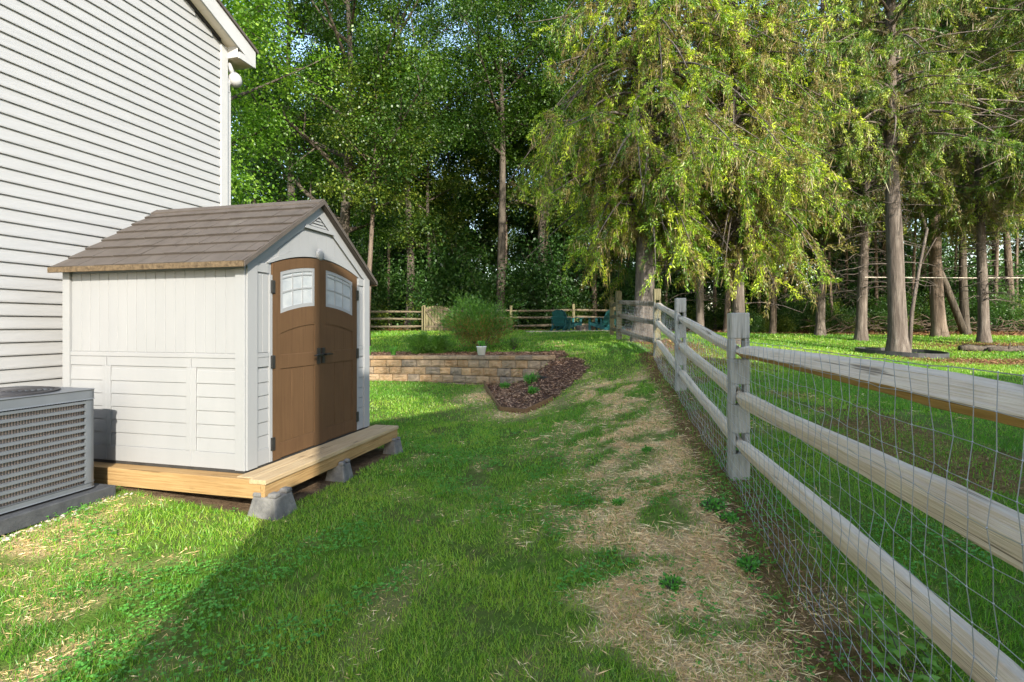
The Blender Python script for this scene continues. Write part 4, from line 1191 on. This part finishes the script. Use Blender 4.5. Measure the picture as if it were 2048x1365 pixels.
def cedar(seed, H, r0, zb, spread, nbr, mat, bark, dens=1.0, dead=.25, size=1.0, bare=12, droop=.5):
    rg = np.random.default_rng(seed); tr = Acc(); cr = Acc()
    P = trunk_path(H, rg, .12); trunk_tube(tr, P, r0, .03, rg)
    tp, ax, inner, tones, brs = [], [], [], [], []; gp = rg.random(3) * 6.28
    for i in range(nbr):
        f = ((i + rg.random()) / nbr) ** 1.45; z = zb + (H - zb) * f * .97
        base = interp_path(P, (z + .15) / (H + .15)); az = i * 2.39996 + rg.normal(0, .3)
        L = spread * (1.0 - .55 * f) * rg.uniform(.5, 1.15) * min(1, .55 + f * 5)
        s = np.linspace(0, 1, 9); d = np.array([math.cos(az), math.sin(az)])
        up = rg.uniform(.15, .75); dr = rg.uniform(.7, 1.5) * droop
        zz = L * (up * s - dr * s * s + .22 * s ** 4)
        wob = rg.normal(0, .10 * L, 2)
        pts = np.stack([base[0] + d[0] * L * s + wob[0] * s * s, base[1] + d[1] * L * s + wob[1] * s * s, base[2] + zz], 1)
        V_, F_ = tube_np(pts, np.linspace(.018 + .010 * L, .005, 9), 5); tr.add(V_, F_)
        nt = max(3, int(L * 8.5 * dens * rg.uniform(.5, 1.25)))
        for k in range(nt):
            uu = .18 + .84 * (k + rg.random()) / nt; uu = min(uu, 1); b0 = interp_path(pts, uu)
            if np.sin(1.7 * b0[0] + gp[0]) + np.sin(1.9 * b0[1] + gp[1]) + np.sin(2.3 * b0[2] + gp[2]) < -.75: continue
            dd = np.array([d[0] * .4, d[1] * .4, -.30]) + rnd_dir(1, rg)[0] * np.array([.75, .75, .75]); dd /= np.linalg.norm(dd)
            l2 = rg.uniform(.28, .70) * (.5 + .5 * min(1, L / 2)) * size
            s2 = np.linspace(0, 1, 5)[:, None]; p2 = b0 + dd * l2 * s2 + np.array([0, 0, -.75 * l2]) * s2 * s2 + np.array([0, 0, .2 * l2]) * s2 ** 4
            V_, F_ = tube_np(p2, np.linspace(.006, .0025, 5), 3); tr.add(V_, F_)
            tn = rg.normal(.5, .17) + .10 * (uu - .6); bn = float(rg.random() < dead * (1.35 - uu))
            for q in np.linspace(.12, 1, 9):
                tp.append(interp_path(p2, q)); ax.append(interp_path(p2, min(q + .08, 1.08)) - interp_path(p2, q - .08)); inner.append(uu); tones.append(tn); brs.append(bn)
    for i in range(bare):
        z = zb * rg.uniform(.35, 1.15); base = interp_path(P, (z + .15) / (H + .15)); az = rg.random() * 6.28; L = spread * rg.uniform(.15, .6)
        s = np.linspace(0, 1, 6); pts = np.stack([base[0] + math.cos(az) * L * s, base[1] + math.sin(az) * L * s, base[2] + L * (.15 * s - .3 * s * s)], 1) + rg.normal(0, .04, (6, 3)) * s[:, None]
        V_, F_ = tube_np(pts, np.linspace(.018, .004, 6), 4); tr.add(V_, F_)
        for k in range(5):
            b0 = interp_path(pts, rg.uniform(.3, 1)); dd = rnd_dir(1, rg)[0] * rg.uniform(.15, .45); V_, F_ = tube_np(np.stack([b0, b0 + dd * .5 + rg.normal(0, .02, 3), b0 + dd]), [.006, .005, .003], 3); tr.add(V_, F_)
    tp = np.array(tp); ax = np.array(ax); ax /= (np.linalg.norm(ax, axis=1, keepdims=True) + 1e-9); inner = np.array(inner)
    kk = 13
    c = np.repeat(tp, kk, 0); a = np.repeat(ax, kk, 0); n = len(c)
    A = a * .9 + rg.normal(0, .42, (n, 3))
    pos = c + rg.normal(0, .028 * size, (n, 3)); N = rnd_dir(n, rg) + np.array([0, 0, .3])
    L = rg.uniform(.035, .095, n) * size; W = L * rg.uniform(.14, .26, n) + .0025
    V_, F_ = leafq(pos, A, N, L, W)
    tone = np.repeat(np.array(tones), kk) + rg.normal(0, .10, n)
    br = np.repeat(np.array(brs), kk) * rg.uniform(.45, 1, n)
    cr.add(V_, F_, v=np.repeat(np.clip(tone, 0, 1), 4), brown=np.repeat(br, 4))
    # hanging dead sprays
    hs = rg.choice(len(tp), int(len(tp) * dead * .7)); k3 = 3
    c = np.repeat(tp[hs], k3, 0); n = len(c)
    A = rg.normal(0, .28, (n, 3)) + np.array([0, 0, -1.0]); L = rg.uniform(.12, .42, n) * size
    V_, F_ = leafq(c + rg.normal(0, .04, (n, 3)), A, rnd_dir(n, rg), L * .8, L * .03 + .005)
    cr.add(V_, F_, v=np.repeat(np.clip(rg.normal(.5, .2, n), 0, 1), 4), brown=np.repeat(rg.uniform(.6, 1, n), 4))
    return tr.mesh('trunk', M[bark], True), cr.mesh('crown', M[mat])

def plant_tree(name, meshes, x, y, label, cat='tree', rotz=0, scale=1.0, group=None, sink=.05):
    t_ = thing(name, label, cat, (x, y, gz(x, y) - sink), rotz, group)
    t_.scale = (scale,) * 3 if not hasattr(scale, '__len__') else scale
    link('trunk', meshes[0], t_); link('crown', meshes[1], t_)
    return t_

# front cedars
CED1 = cedar(11, 18, .24, 2.75, 3.0, 390, 'leaf_cedar', 'barkg', 1.0, .36, 1.0, 5, 1.0)
CED2 = cedar(12, 16.0, .15, 2.6, 2.5, 285, 'leaf_cedar', 'barkc', 1.0, .46, 1.0, 6, 1.0)
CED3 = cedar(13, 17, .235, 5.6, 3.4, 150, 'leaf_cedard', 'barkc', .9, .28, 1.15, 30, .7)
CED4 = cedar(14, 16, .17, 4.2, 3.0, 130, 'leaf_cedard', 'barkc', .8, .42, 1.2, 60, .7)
x, y = at(1287, 12.2); plant_tree('cedar_tree', CED1, x, y, 'yellow green cedar with a thick grey trunk just behind the fence corner', rotz=.4)
x, y = at(1479, 12.8); plant_tree('cedar_tree', CED2, x, y, 'yellow green drooping cedar on a slim pale trunk behind the grey fence post', rotz=1.1)
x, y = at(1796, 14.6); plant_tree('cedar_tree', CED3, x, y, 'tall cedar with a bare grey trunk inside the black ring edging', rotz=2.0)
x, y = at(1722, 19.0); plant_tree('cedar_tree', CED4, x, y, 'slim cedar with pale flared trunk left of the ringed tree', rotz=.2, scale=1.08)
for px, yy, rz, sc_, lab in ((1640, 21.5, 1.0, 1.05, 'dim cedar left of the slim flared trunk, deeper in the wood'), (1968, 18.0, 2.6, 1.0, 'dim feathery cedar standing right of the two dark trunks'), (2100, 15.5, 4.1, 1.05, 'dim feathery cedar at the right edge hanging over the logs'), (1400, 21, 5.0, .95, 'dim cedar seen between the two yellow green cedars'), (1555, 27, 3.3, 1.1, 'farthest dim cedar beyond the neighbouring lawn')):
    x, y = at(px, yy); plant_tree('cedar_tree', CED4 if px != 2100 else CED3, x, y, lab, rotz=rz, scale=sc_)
# leafy maples at left
MAP1 = deciduous(21, 15, .21, 3.6, 5.4, 24, .085, 82000, 'leaf_maple', 'barkd', .40, nsub=8)
OAK = deciduous(23, 16, .19, 6.5, 4.2, 24, .085, 76000, 'leaf_maple', 'barkd', .40, nsub=8)
MAP2 = deciduous(22, 11.5, .17, 2.6, 3.2, 24, .075, 60000, 'leaf_bright', 'barkd', .34, nsub=8)
x, y = at(677, 17.0); plant_tree('maple_tree', MAP1, x, y, 'dark trunked spreading maple rising right behind the shed roof', rotz=.5)
x, y = at(1000, 26.4); plant_tree('oak_tree', OAK, x, y, 'tall fine leaved oak behind the far fence, left of the yellow green cedars', rotz=.9, scale=1.3)
plant_tree('oak_tree', deciduous(24, 18.5, .25, 11.8, 3.6, 16, .17, 17000, 'leaf_maple', 'barkd', .5, nsub=7), 8.7, -11.6, 'unseen tall oak added behind the viewpoint for dappled shade', rotz=2.9)  # out-of-view oak added so its crown dapples the block wall and back lawn
for px, yy, rz, sc_, lab in ((818, 27.2, 2.2, 1.25, 'tall oak between the spreading maple and the fine leaved oak'), (590, 21.5, 4.0, 1.1, 'tall oak half hidden behind the house corner'), (1085, 28.5, 5.1, 1.35, 'tall oak rising behind the feathery round bush and the chairs')):
    x, y = at(px, yy); plant_tree('oak_tree', OAK, x, y, lab, rotz=rz, scale=sc_)
plant_tree('maple_tree', MAP2, -7.3, 11.6, 'bright green leafy maple close behind the house corner', rotz=2.2)
# woodland
WD = [deciduous(31, 15, .16, 4.5, 3.6, 20, .135, 24000, 'leaf_wood', 'barkd', .55),
      deciduous(32, 17, .20, 6.0, 3.8, 20, .135, 24000, 'leaf_wood', 'barkr', .6),
      deciduous(33, 13, .13, 3.0, 3.0, 20, .13, 24000, 'leaf_dark', 'barkd', .5),
      deciduous(34, 16, .17, 7.0, 3.4, 18, .135, 21000, 'leaf_wood', 'barkr', .55)]
LAB = ['slender woodland tree with loose mid green crown in the crowd behind the yards', 'woodland tree with reddish trunk and high crown in the crowd behind the yards',
       'dark leaved woodland tree with low crown in the crowd behind the yards', 'straight woodland tree with bare lower trunk in the crowd behind the yards']
src = {}
rw_ = random.Random(5)
def wood_tree(k, x, y, s):
    if k not in src:
        src[k] = plant_tree('woodland_tree', WD[k], x, y, LAB[k], rotz=rw_.random() * 6, scale=s, group='woodland trees behind the yards', sink=.2)
    else:
        dup(src[k], (x, y, gz(x, y) - .2), rw_.random() * 6, s, None)
for (px, yy, k, s) in [(866, 28, 0, .9), (735, 16.5, 3, .6), (790, 30, 2, .95), (1000, 31, 3, 1.0), (1095, 29, 1, .95), (1150, 30.5, 3, .85), (1187, 27.5, 1, .8), (930, 36, 1, .8), (1050, 38, 0, 1.1), (820, 38, 2, 1.25), (640, 31, 2, 1.1), (720, 36, 0, 1.1), (560, 36, 2, 1.25), (900, 33, 2, 1.1), (960, 40, 2, 1.3), (1120, 40, 2, 1.2),
                       (1545, 22.5, 3, .85), (1452, 24, 1, .75), (1590, 29, 0, 1.0), (1650, 31, 2, 1.1), (1400, 31, 3, 1.0), (1350, 34, 1, 1.1), (1250, 33, 0, 1.0), (1500, 33, 2, 1.2),
                       (1880, 20.5, 1, 1.25), (1932, 22, 0, 1.05), (1968, 27, 3, .9), (2020, 25, 1, .9), (2000, 32, 0, 1.1), (1840, 30, 1, 1.1), (1760, 32, 3, 1.2), (2090, 21, 0, 1.1), (2130, 28, 2, 1.2), (600, 27, 0, .75), (690, 41, 2, 1.25), (500, 24, 2, 1.0)]:
    x, y = at(px, yy); wood_tree(k, x, y, s)
for px, yy in ((1515, 25.5), (1570, 28), (1665, 26), (1690, 29.5), (1750, 27), (1825, 25.5), (1905, 28.5), (1990, 24.5), (2035, 28), (1430, 27), (1330, 27.5), (1185, 29), (1165, 31.5), (780, 28)):
    x, y = at(px, yy); wood_tree(3 if px % 2 else 1, x, y, (.5, .5, rw_.uniform(.8, 1.0)))
for i in range(52):
    yy = rw_.uniform(36, 66); px = rw_.uniform(430, 2200) if i % 3 else rw_.uniform(430, 1200)
    x, y = at(px, yy); wood_tree(rw_.choice((0, 1, 2, 3)), x, y, rw_.uniform(.75, 1.1) if px > 950 else rw_.uniform(.65, .9))
# understory shrubs
def shrub(seed, H, W_, n, leaf, mat, nst=14):
    rg = np.random.default_rng(seed); st = Acc(); cr = Acc(); tips = []
    for i in range(nst):
        az = rg.random() * 6.28; L = H * rg.uniform(.5, 1.05); out = rg.uniform(.1, 1) * W_
        s = np.linspace(0, 1, 6); p = np.stack([math.cos(az) * out * s ** 1.3, math.sin(az) * out * s ** 1.3, L * s - .1], 1) + rg.normal(0, .03, (6, 3)) * s[:, None]
        V_, F_ = tube_np(p, np.linspace(.022, .005, 6), 4); st.add(V_, F_)
        for k in range(9): tips.append(interp_path(p, rg.uniform(.12, 1)) + rg.normal(0, .22 * W_, 3) * np.array([1, 1, .5]))
    tips = np.array(tips); tips[:, 2] = np.maximum(tips[:, 2], .12)
    k = n // len(tips); c = np.repeat(tips, k, 0); m = len(c); pos = c + rg.normal(0, 1, (m, 3)) * W_ * np.array([.20, .20, .15])
    pos[:, 2] = np.maximum(pos[:, 2], .03)
    L = leaf * rg.uniform(.6, 1.35, m); V_, F_ = leafq(pos, rnd_dir(m, rg) + np.array([0, 0, -.2]), rnd_dir(m, rg) * .8 + np.array([0, 0, 1]), L, L * .65)
    tone = np.repeat(rg.normal(.5, .16, len(tips)), k); cr.add(V_, F_, v=np.repeat(np.clip(tone + rg.normal(0, .12, m), 0, 1), 4))
    return st.mesh('stems', M['barkd'], True), cr.mesh('foliage', M[mat])
SH_ = [shrub(51, 3.4, 1.6, 6500, .14, 'leaf_dark'), shrub(52, 2.4, 1.4, 5500, .12, 'leaf_wood'), shrub(53, 4.6, 1.7, 7500, .15, 'leaf_dark', 18)]
SL = ['dark leafy understory shrub in the thicket behind the yards', 'mid green understory shrub in the thicket behind the yards', 'tall dark understory shrub in the thicket behind the yards']
ssrc = {}
def put_shrub(k, x, y, s):
    if k not in ssrc:
        t_ = thing('understory_shrub', SL[k], 'shrub', (x, y, gz(x, y) - .05), rw_.random() * 6, 'shrubs in the thicket behind the yards'); t_.scale = (s, s, s)
        link('stems', SH_[k][0], t_); link('foliage', SH_[k][1], t_); ssrc[k] = t_
    else: dup(ssrc[k], (x, y, gz(x, y) - .05), rw_.random() * 6, s)
for i in range(30):
    px = 700 + i * 20 + rw_.uniform(-12, 12); x, y = at(px, rw_.uniform(26.6, 29.5)); put_shrub(rw_.choice((0, 1, 2, 0)), x, y, rw_.uniform(.7, 1.15))
for i in range(30):
    px = 1300 + i * 28 + rw_.uniform(-14, 14); x, y = at(px, rw_.uniform(26.5, 31)); put_shrub(rw_.choice((0, 1, 1, 2)), x, y, rw_.uniform(.6, 1.0))
for i in range(20):
    px = 1500 + i * 31 + rw_.uniform(-14, 14); x, y = at(px, rw_.uniform(23.0, 24.6)); put_shrub(1 if i % 3 else 0, x, y, rw_.uniform(.22, .42))
for i in range(22):
    px = 1480 + i * 30 + rw_.uniform(-14, 14); x, y = at(px, rw_.uniform(23.8, 26.2)); put_shrub(rw_.choice((1, 1, 0)), x, y, rw_.uniform(.3, .62))
for i in range(40):
    px = rw_.uniform(600, 2150); x, y = at(px, rw_.uniform(33, 44)); put_shrub(rw_.choice((0, 2, 1)), x, y, rw_.uniform(.9, 1.6))
# dense far wood closing the view
rg = np.random.default_rng(61); m = 42000
yy = rg.uniform(58, 78, m); px = rg.uniform(350, 2400, m); x = (px - 1024) / 1040 * yy; zz = rg.beta(1.2, 3.2, m) * 22 + 1
L = rg.uniform(.35, .75, m); V_, F_ = leafq(np.stack([x, yy, zz], 1), rnd_dir(m, rg), rnd_dir(m, rg) + np.array([0, 0, .7]), L, L * .6)
o = link('far_wood', mesh_np('far_wood', V_, [F_], M['leaf_wood'], {'v': np.repeat(np.clip(rg.normal(.5, .2, m), 0, 1), 4)}))
tag(o, 'distant mass of woodland foliage behind all the trees', 'woodland', kind='stuff')

# ------------------------------------------------------------------ garden plants
def fine_bush(name, x, y, H, W_, n, label, mat='bush', leaf=.07, brown=.0, stem_h=.35, cat='shrub', wl=.18):
    rg = np.random.default_rng(int(x * 100) % 1000 + 7); st = Acc(); cr = Acc(); tips = []
    for i in range(26):
        az = rg.random() * 6.28; out = W_ * math.sqrt(rg.random()); L = H * (1 - .35 * (out / W_) ** 2) * rg.uniform(.8, 1)
        s = np.linspace(0, 1, 7); p = np.stack([math.cos(az) * out * s, math.sin(az) * out * s, L * (s ** .9)], 1)
        V_, F_ = tube_np(p, np.linspace(.014, .003, 7), 4); st.add(V_, F_)
        for k in range(12): tips.append(interp_path(p, rg.uniform(stem_h, 1)) + rg.normal(0, .13 * W_, 3))
    tips = np.array(tips); k = max(1, n // len(tips)); c = np.repeat(tips, k, 0); m = len(c)
    pos = c + rg.normal(0, .085 * W_, (m, 3)); pos[:, 2] = np.maximum(pos[:, 2], .02)
    A = pos * np.array([1, 1, .25]) / W_ + rg.normal(0, .45, (m, 3)) + np.array([0, 0, .5]); L = leaf * rg.uniform(.5, 1.4, m)
    V_, F_ = leafq(pos, A, rnd_dir(m, rg), L, L * wl)
    low = np.clip(1 - pos[:, 2] / (H * .75), 0, 1)
    at_ = {'v': np.repeat(np.clip(rg.normal(.5, .2, m), 0, 1), 4)}
    at_['brown'] = np.repeat(((rg.random(m) < brown * low * 1.6)).astype(float), 4)
    cr.add(V_, F_, **at_)
    t_ = thing(name, label, cat, (x, y, gz(x, y) - .02)); link('stems', st.mesh('stems', M['barkd'], True), t_); link('foliage', cr.mesh('foliage', M[mat]), t_)
    return t_
x, y = at(962, 13.6); fine_bush('round_shrub', x, y, 1.4, 1.05, 19000, 'large feathery round bush behind the white bucket', leaf=.085, brown=.55, stem_h=.42)
x, y = at(845, 13.75); fine_bush('garden_shrub', x, y, .50, .42, 9000, 'low spiky green shrub behind the stone wall cap', leaf=.11, stem_h=.1, wl=.1)
x, y = at(880, 13.6); fine_bush('garden_shrub', x, y, .42, .36, 7000, 'second low spiky shrub nearer the feathery bush', leaf=.11, stem_h=.1, wl=.1)
x, y = at(1027, 13.3); fine_bush('young_plant', x, y, .34, .16, 500, 'small pale leaved plant right of the feathery bush', leaf=.07, stem_h=.2, cat='plant', wl=.35)
def tuft(x, y, H, n, label, W_=.16, z=None):
    rg = np.random.default_rng(int(abs(x) * 991) % 999); az = rg.random(n) * 6.28; r = rg.random(n) * .06
    V_, F_ = [], []
    for i in range(n):
        L = H * rg.uniform(.7, 1.15); out = W_ * rg.uniform(.3, 1.3); s = np.linspace(0, 1, 5)
        px_ = np.cos(az[i]) * (r[i] + out * s ** 1.8); py_ = np.sin(az[i]) * (r[i] + out * s ** 1.8); pz = L * (s - .35 * s ** 3)
        sd = np.array([-math.sin(az[i]), math.cos(az[i]), 0]) * .010; w_ = (1 - s ** 2)[:, None] * sd
        c = np.stack([px_, py_, pz], 1); v_ = np.concatenate([c - w_, c + w_]); b = sum(len(q) for q in V_)
        F_.append(np.array([[b + k, b + k + 1, b + 5 + k + 1, b + 5 + k] for k in range(4)])); V_.append(v_)
    V_ = np.concatenate(V_); me = mesh_np('leafy_tuft', V_, [np.concatenate(F_)], M['clover'], {'v': rg.random(len(V_)) * .4 + .6})
    o = link('leafy_tuft', me); o.location = (x, y, gz(x, y) if z is None else z); return tag(o, label, 'plant')
x, y = at(737, 13.5); tuft(x, y, .38, 60, 'bright strappy grass tuft behind the wall next to the shed corner')
x, y = at(787, 13.5); tuft(x, y, .34, 60, 'bright strappy grass tuft behind the wall left of the low shrubs')
for px, py, s, lab in ((1040, 757, .15, 'small grey green plant in the mulch against the block wall'), (1064, 768, .17, 'bright green feathery plant in the mulch bed'), (1009, 778, .11, 'tiny green plant near the tip of the mulch bed'), (1066, 788, .10, 'low sprawling plant in the lower mulch bed')):
    p = pick(px, py); fine_bush('mulch_plant', p[0], p[1], s * 1.3, s, 1500, lab, 'clover', .035, 0, .1, 'plant', .3)
sd_ = fine_bush('seedling', bx, by, .16, .07, 90, 'seedling leaves poking out of the white bucket', 'clover', .05, 0, .3, 'plant', .5); sd_.location = (bx, by, bz + .16)
# leafy weeds along the straw strip
wi = 0
for px, py, s in ((1425, 1020, .085), (1456, 1043, .06), (1500, 1140, .075), (1296, 905, .06), (1240, 1010, .05), (1345, 1180, .07)):
    p = pick(px, py); wi += 1
    fine_bush('lawn_weed', p[0], p[1], s * 1.0, s, 420, ['leafy green weed in the straw left of the big fence post', 'small round weed in the straw just below the bigger weed', 'lone green weed in the straw in front of the lower rail', 'small weed in the straw strip farther up the slope', 'tiny weed at the edge of lawn and straw', 'spreading weed in the straw near the lawn'][wi - 1], 'clover', .022, 0, .15, 'weed', .75)
# vine at the foot of the fence
rg = np.random.default_rng(77); acc = Acc(); stv = MB()
vb_ = [pick(1770, 1330), pick(1800, 1345), pick(1745, 1350)]
vp = Vector(vb_[1])
for i in range(4):
    p = np.array([vp.x + rg.uniform(-.06, .06), vp.y + rg.uniform(-.1, .12), gz(vp.x, vp.y)]); pts = [p]
    for k in range(6): p = p + np.array([rg.normal(.0, .03), rg.normal(.03, .04), rg.uniform(.015, .07)]); pts.append(p)
    stv.tube([tuple(q - np.array(vp)) for q in pts], .0022, 4)
    for q in pts[1:]:
        for j in range(3):
            for lobe in (-.75, 0, .75):
                a = rg.random() * .4 + j * 2 + i + lobe; A = np.array([[math.cos(a), math.sin(a), rg.uniform(-.3, .1)]]); L = np.array([rg.uniform(.035, .055) * (1 if lobe == 0 else .8)])
                V_, F_ = leafq(np.array([q - np.array(vp)]), A, np.array([[rg.normal(0, .3), rg.normal(0, .3) - .3, 1]]), L, L * .6)
                acc.add(V_, F_, v=np.full(4, rg.uniform(.3, .8)))
vt = thing('vine', 'bright green lobed vine at the foot of the fence in the foreground', 'plant', vp)
stv.build('stems', M['barkd'], vt); link('leaves', acc.mesh('leaves', M['vineleaf']), vt)

# ------------------------------------------------------------------ neighbouring yard
x0, y0 = at(1796, 14.45)
V_, F_ = [], []
rp = []
for i in range(41):
    a = 2 * math.pi * i / 40; rr_ = 1.05 + .06 * math.sin(3 * a); rp.append((x0 + .05 + rr_ * math.cos(a), y0 - .1 + rr_ * .95 * math.sin(a)))
wallstrip('tree_ring', rp, .13, .025, M['edging'], 'black plastic ring edging round the tall bare trunked cedar', 'edging')
# leaning pole-like sapling
lp = MB(); x, y = at(1818, 14.9); z = gz(x, y); lp.tube([(0, 0, -.1), (.12, .05, 1.2), (.36, .1, 2.4), (.62, .12, 3.6)], [.055, .05, .042, .03], 8)
lp.tube([(.40, .1, 2.55), (.62, -.05, 3.1), (.7, -.1, 3.3)], [.02, .015, .008], 5)
o = lp.build('leaning_sapling', M['barkc'], None, 0, True); o.location = (x, y, z); tag(o, 'bare thin sapling leaning right beside the tall cedar trunk', 'tree')
ln = MB(); x, y = at(1896, 21); ln.tube([(0, 0, 0), (1.6 * -.5, .1, 2.3), (-1.25, .15, 3.4), (-1.7, .2, 5.2)], [.14, .12, .1, .06], 8)
o = ln.build('leaning_tree', M['barkd'], None, 0, True); x, y = at(1932, 21.6); o.location = (x, y, gz(x, y) - .1); tag(o, 'dark curved trunk leaning left behind the big dark tree', 'tree')
rp_ = MB(); a = at(1722, 18.8); b2 = (21.5, 19.6)
rp_.tube([(a[0], a[1] - .2, 3.15), ((a[0] + b2[0]) / 2, 19.2, 3.18), (b2[0], b2[1], 3.22)], .016, 5)
o = rp_.build('clothes_line', mat_var('pale_cord', (.42, .38, .32), (.52, .47, .4), 8, .8), None); tag(o, 'thin pale cord strung between the trunks in the neighbouring yard', 'cord')
# brush pile
bp = MB(); rb = random.Random(9)
for i in range(240):
    px = rb.uniform(1640, 2140); yy = rb.uniform(22.5, 25); x, y = at(px, yy); z = gz(x, y); L = rb.uniform(.5, 1.8); az = rb.uniform(0, 6.28); h = rb.random() * .5
    bp.tube([(x, y, z + h), (x + math.cos(az) * L * .5, y + math.sin(az) * L * .4, z + h + rb.uniform(-.05, .35)), (x + math.cos(az) * L, y + math.sin(az) * L * .8, z + h + rb.uniform(-.2, .3))], [.02, .014, .006], 4, False)
o = bp.build('brush_pile', M['twig'], None, 0, True); tag(o, 'tangled heap of dead branches along the edge of the right hand wood', 'brush pile', kind='stuff')
def log(px, yy, L, r, az, lab):
    lg = MB(); x, y = at(px, yy); nq = 12; lg.tube([(-L / 2 + L * i / nq, .05 * math.sin(i * .9 + L), .02 * math.sin(i * 1.7)) for i in range(nq + 1)], [r * (1 - .4 * i / nq) * random.uniform(.85, 1.12) for i in range(nq + 1)], 9)
    for i in range(3): q = random.uniform(-.35, .35) * L; lg.tube([(q, 0, r * .5), (q + .06, random.uniform(-.1, .1), r + random.uniform(.03, .14))], [.022, .012], 5)
    o = lg.build('log', M['barkd'], None, 0, True); o.location = (x, y, gz(x, y) + r * .6); o.rotation_euler = (0, 0, az); tag(o, lab, 'log', 'logs lying in the neighbouring yard')
log(2010, 15.6, 2.8, .10, .05, 'long dark log lying at the right edge of the neighbouring lawn')
log(2050, 15.2, 1.9, .075, -.12, 'shorter dark log resting in front of the long log')

# ------------------------------------------------------------------ sky, sun, camera
S = Vector((.355, -.935, .53)).normalized()
el = math.asin(S.z); rotz = math.atan2(S.x, S.y)
sc = bpy.context.scene
wd_ = bpy.data.worlds.new('World'); sc.world = wd_; wd_.use_nodes = True
nt = wd_.node_tree; bg = nt.nodes['Background']
sk = nt.nodes.new('ShaderNodeTexSky'); sk.sky_type = 'NISHITA'; sk.sun_disc = False
sk.sun_elevation = el; sk.sun_rotation = rotz; sk.air_density = 1.2; sk.dust_density = 1.1; sk.ozone_density = .5
nt.links.new(sk.outputs[0], bg.inputs[0]); bg.inputs[1].default_value = .15
sun = bpy.data.lights.new('sun', 'SUN'); sun.energy = 3.05; sun.angle = R(.45); sun.color = (1, .925, .79)
so = bpy.data.objects.new('sun', sun); C.objects.link(so); so.rotation_euler = S.to_track_quat('Z', 'Y').to_euler()
cam = bpy.data.cameras.new('camera'); cam.sensor_width = 36; cam.lens = F; cam.shift_y = -32.5 / 2048; cam.clip_start = .05; cam.clip_end = 500
co_ = bpy.data.objects.new('camera', cam); C.objects.link(co_); co_.location = (0, 0, CAMZ); co_.rotation_euler = (R(90), 0, 0)
sc.camera = co_
sc.view_settings.view_transform = 'Standard'; sc.view_settings.look = 'None'; sc.view_settings.exposure = 1.78; sc.view_settings.gamma = 1
sc.cycles.max_bounces = 8; sc.cycles.transparent_max_bounces = 8; sc.cycles.diffuse_bounces = 4
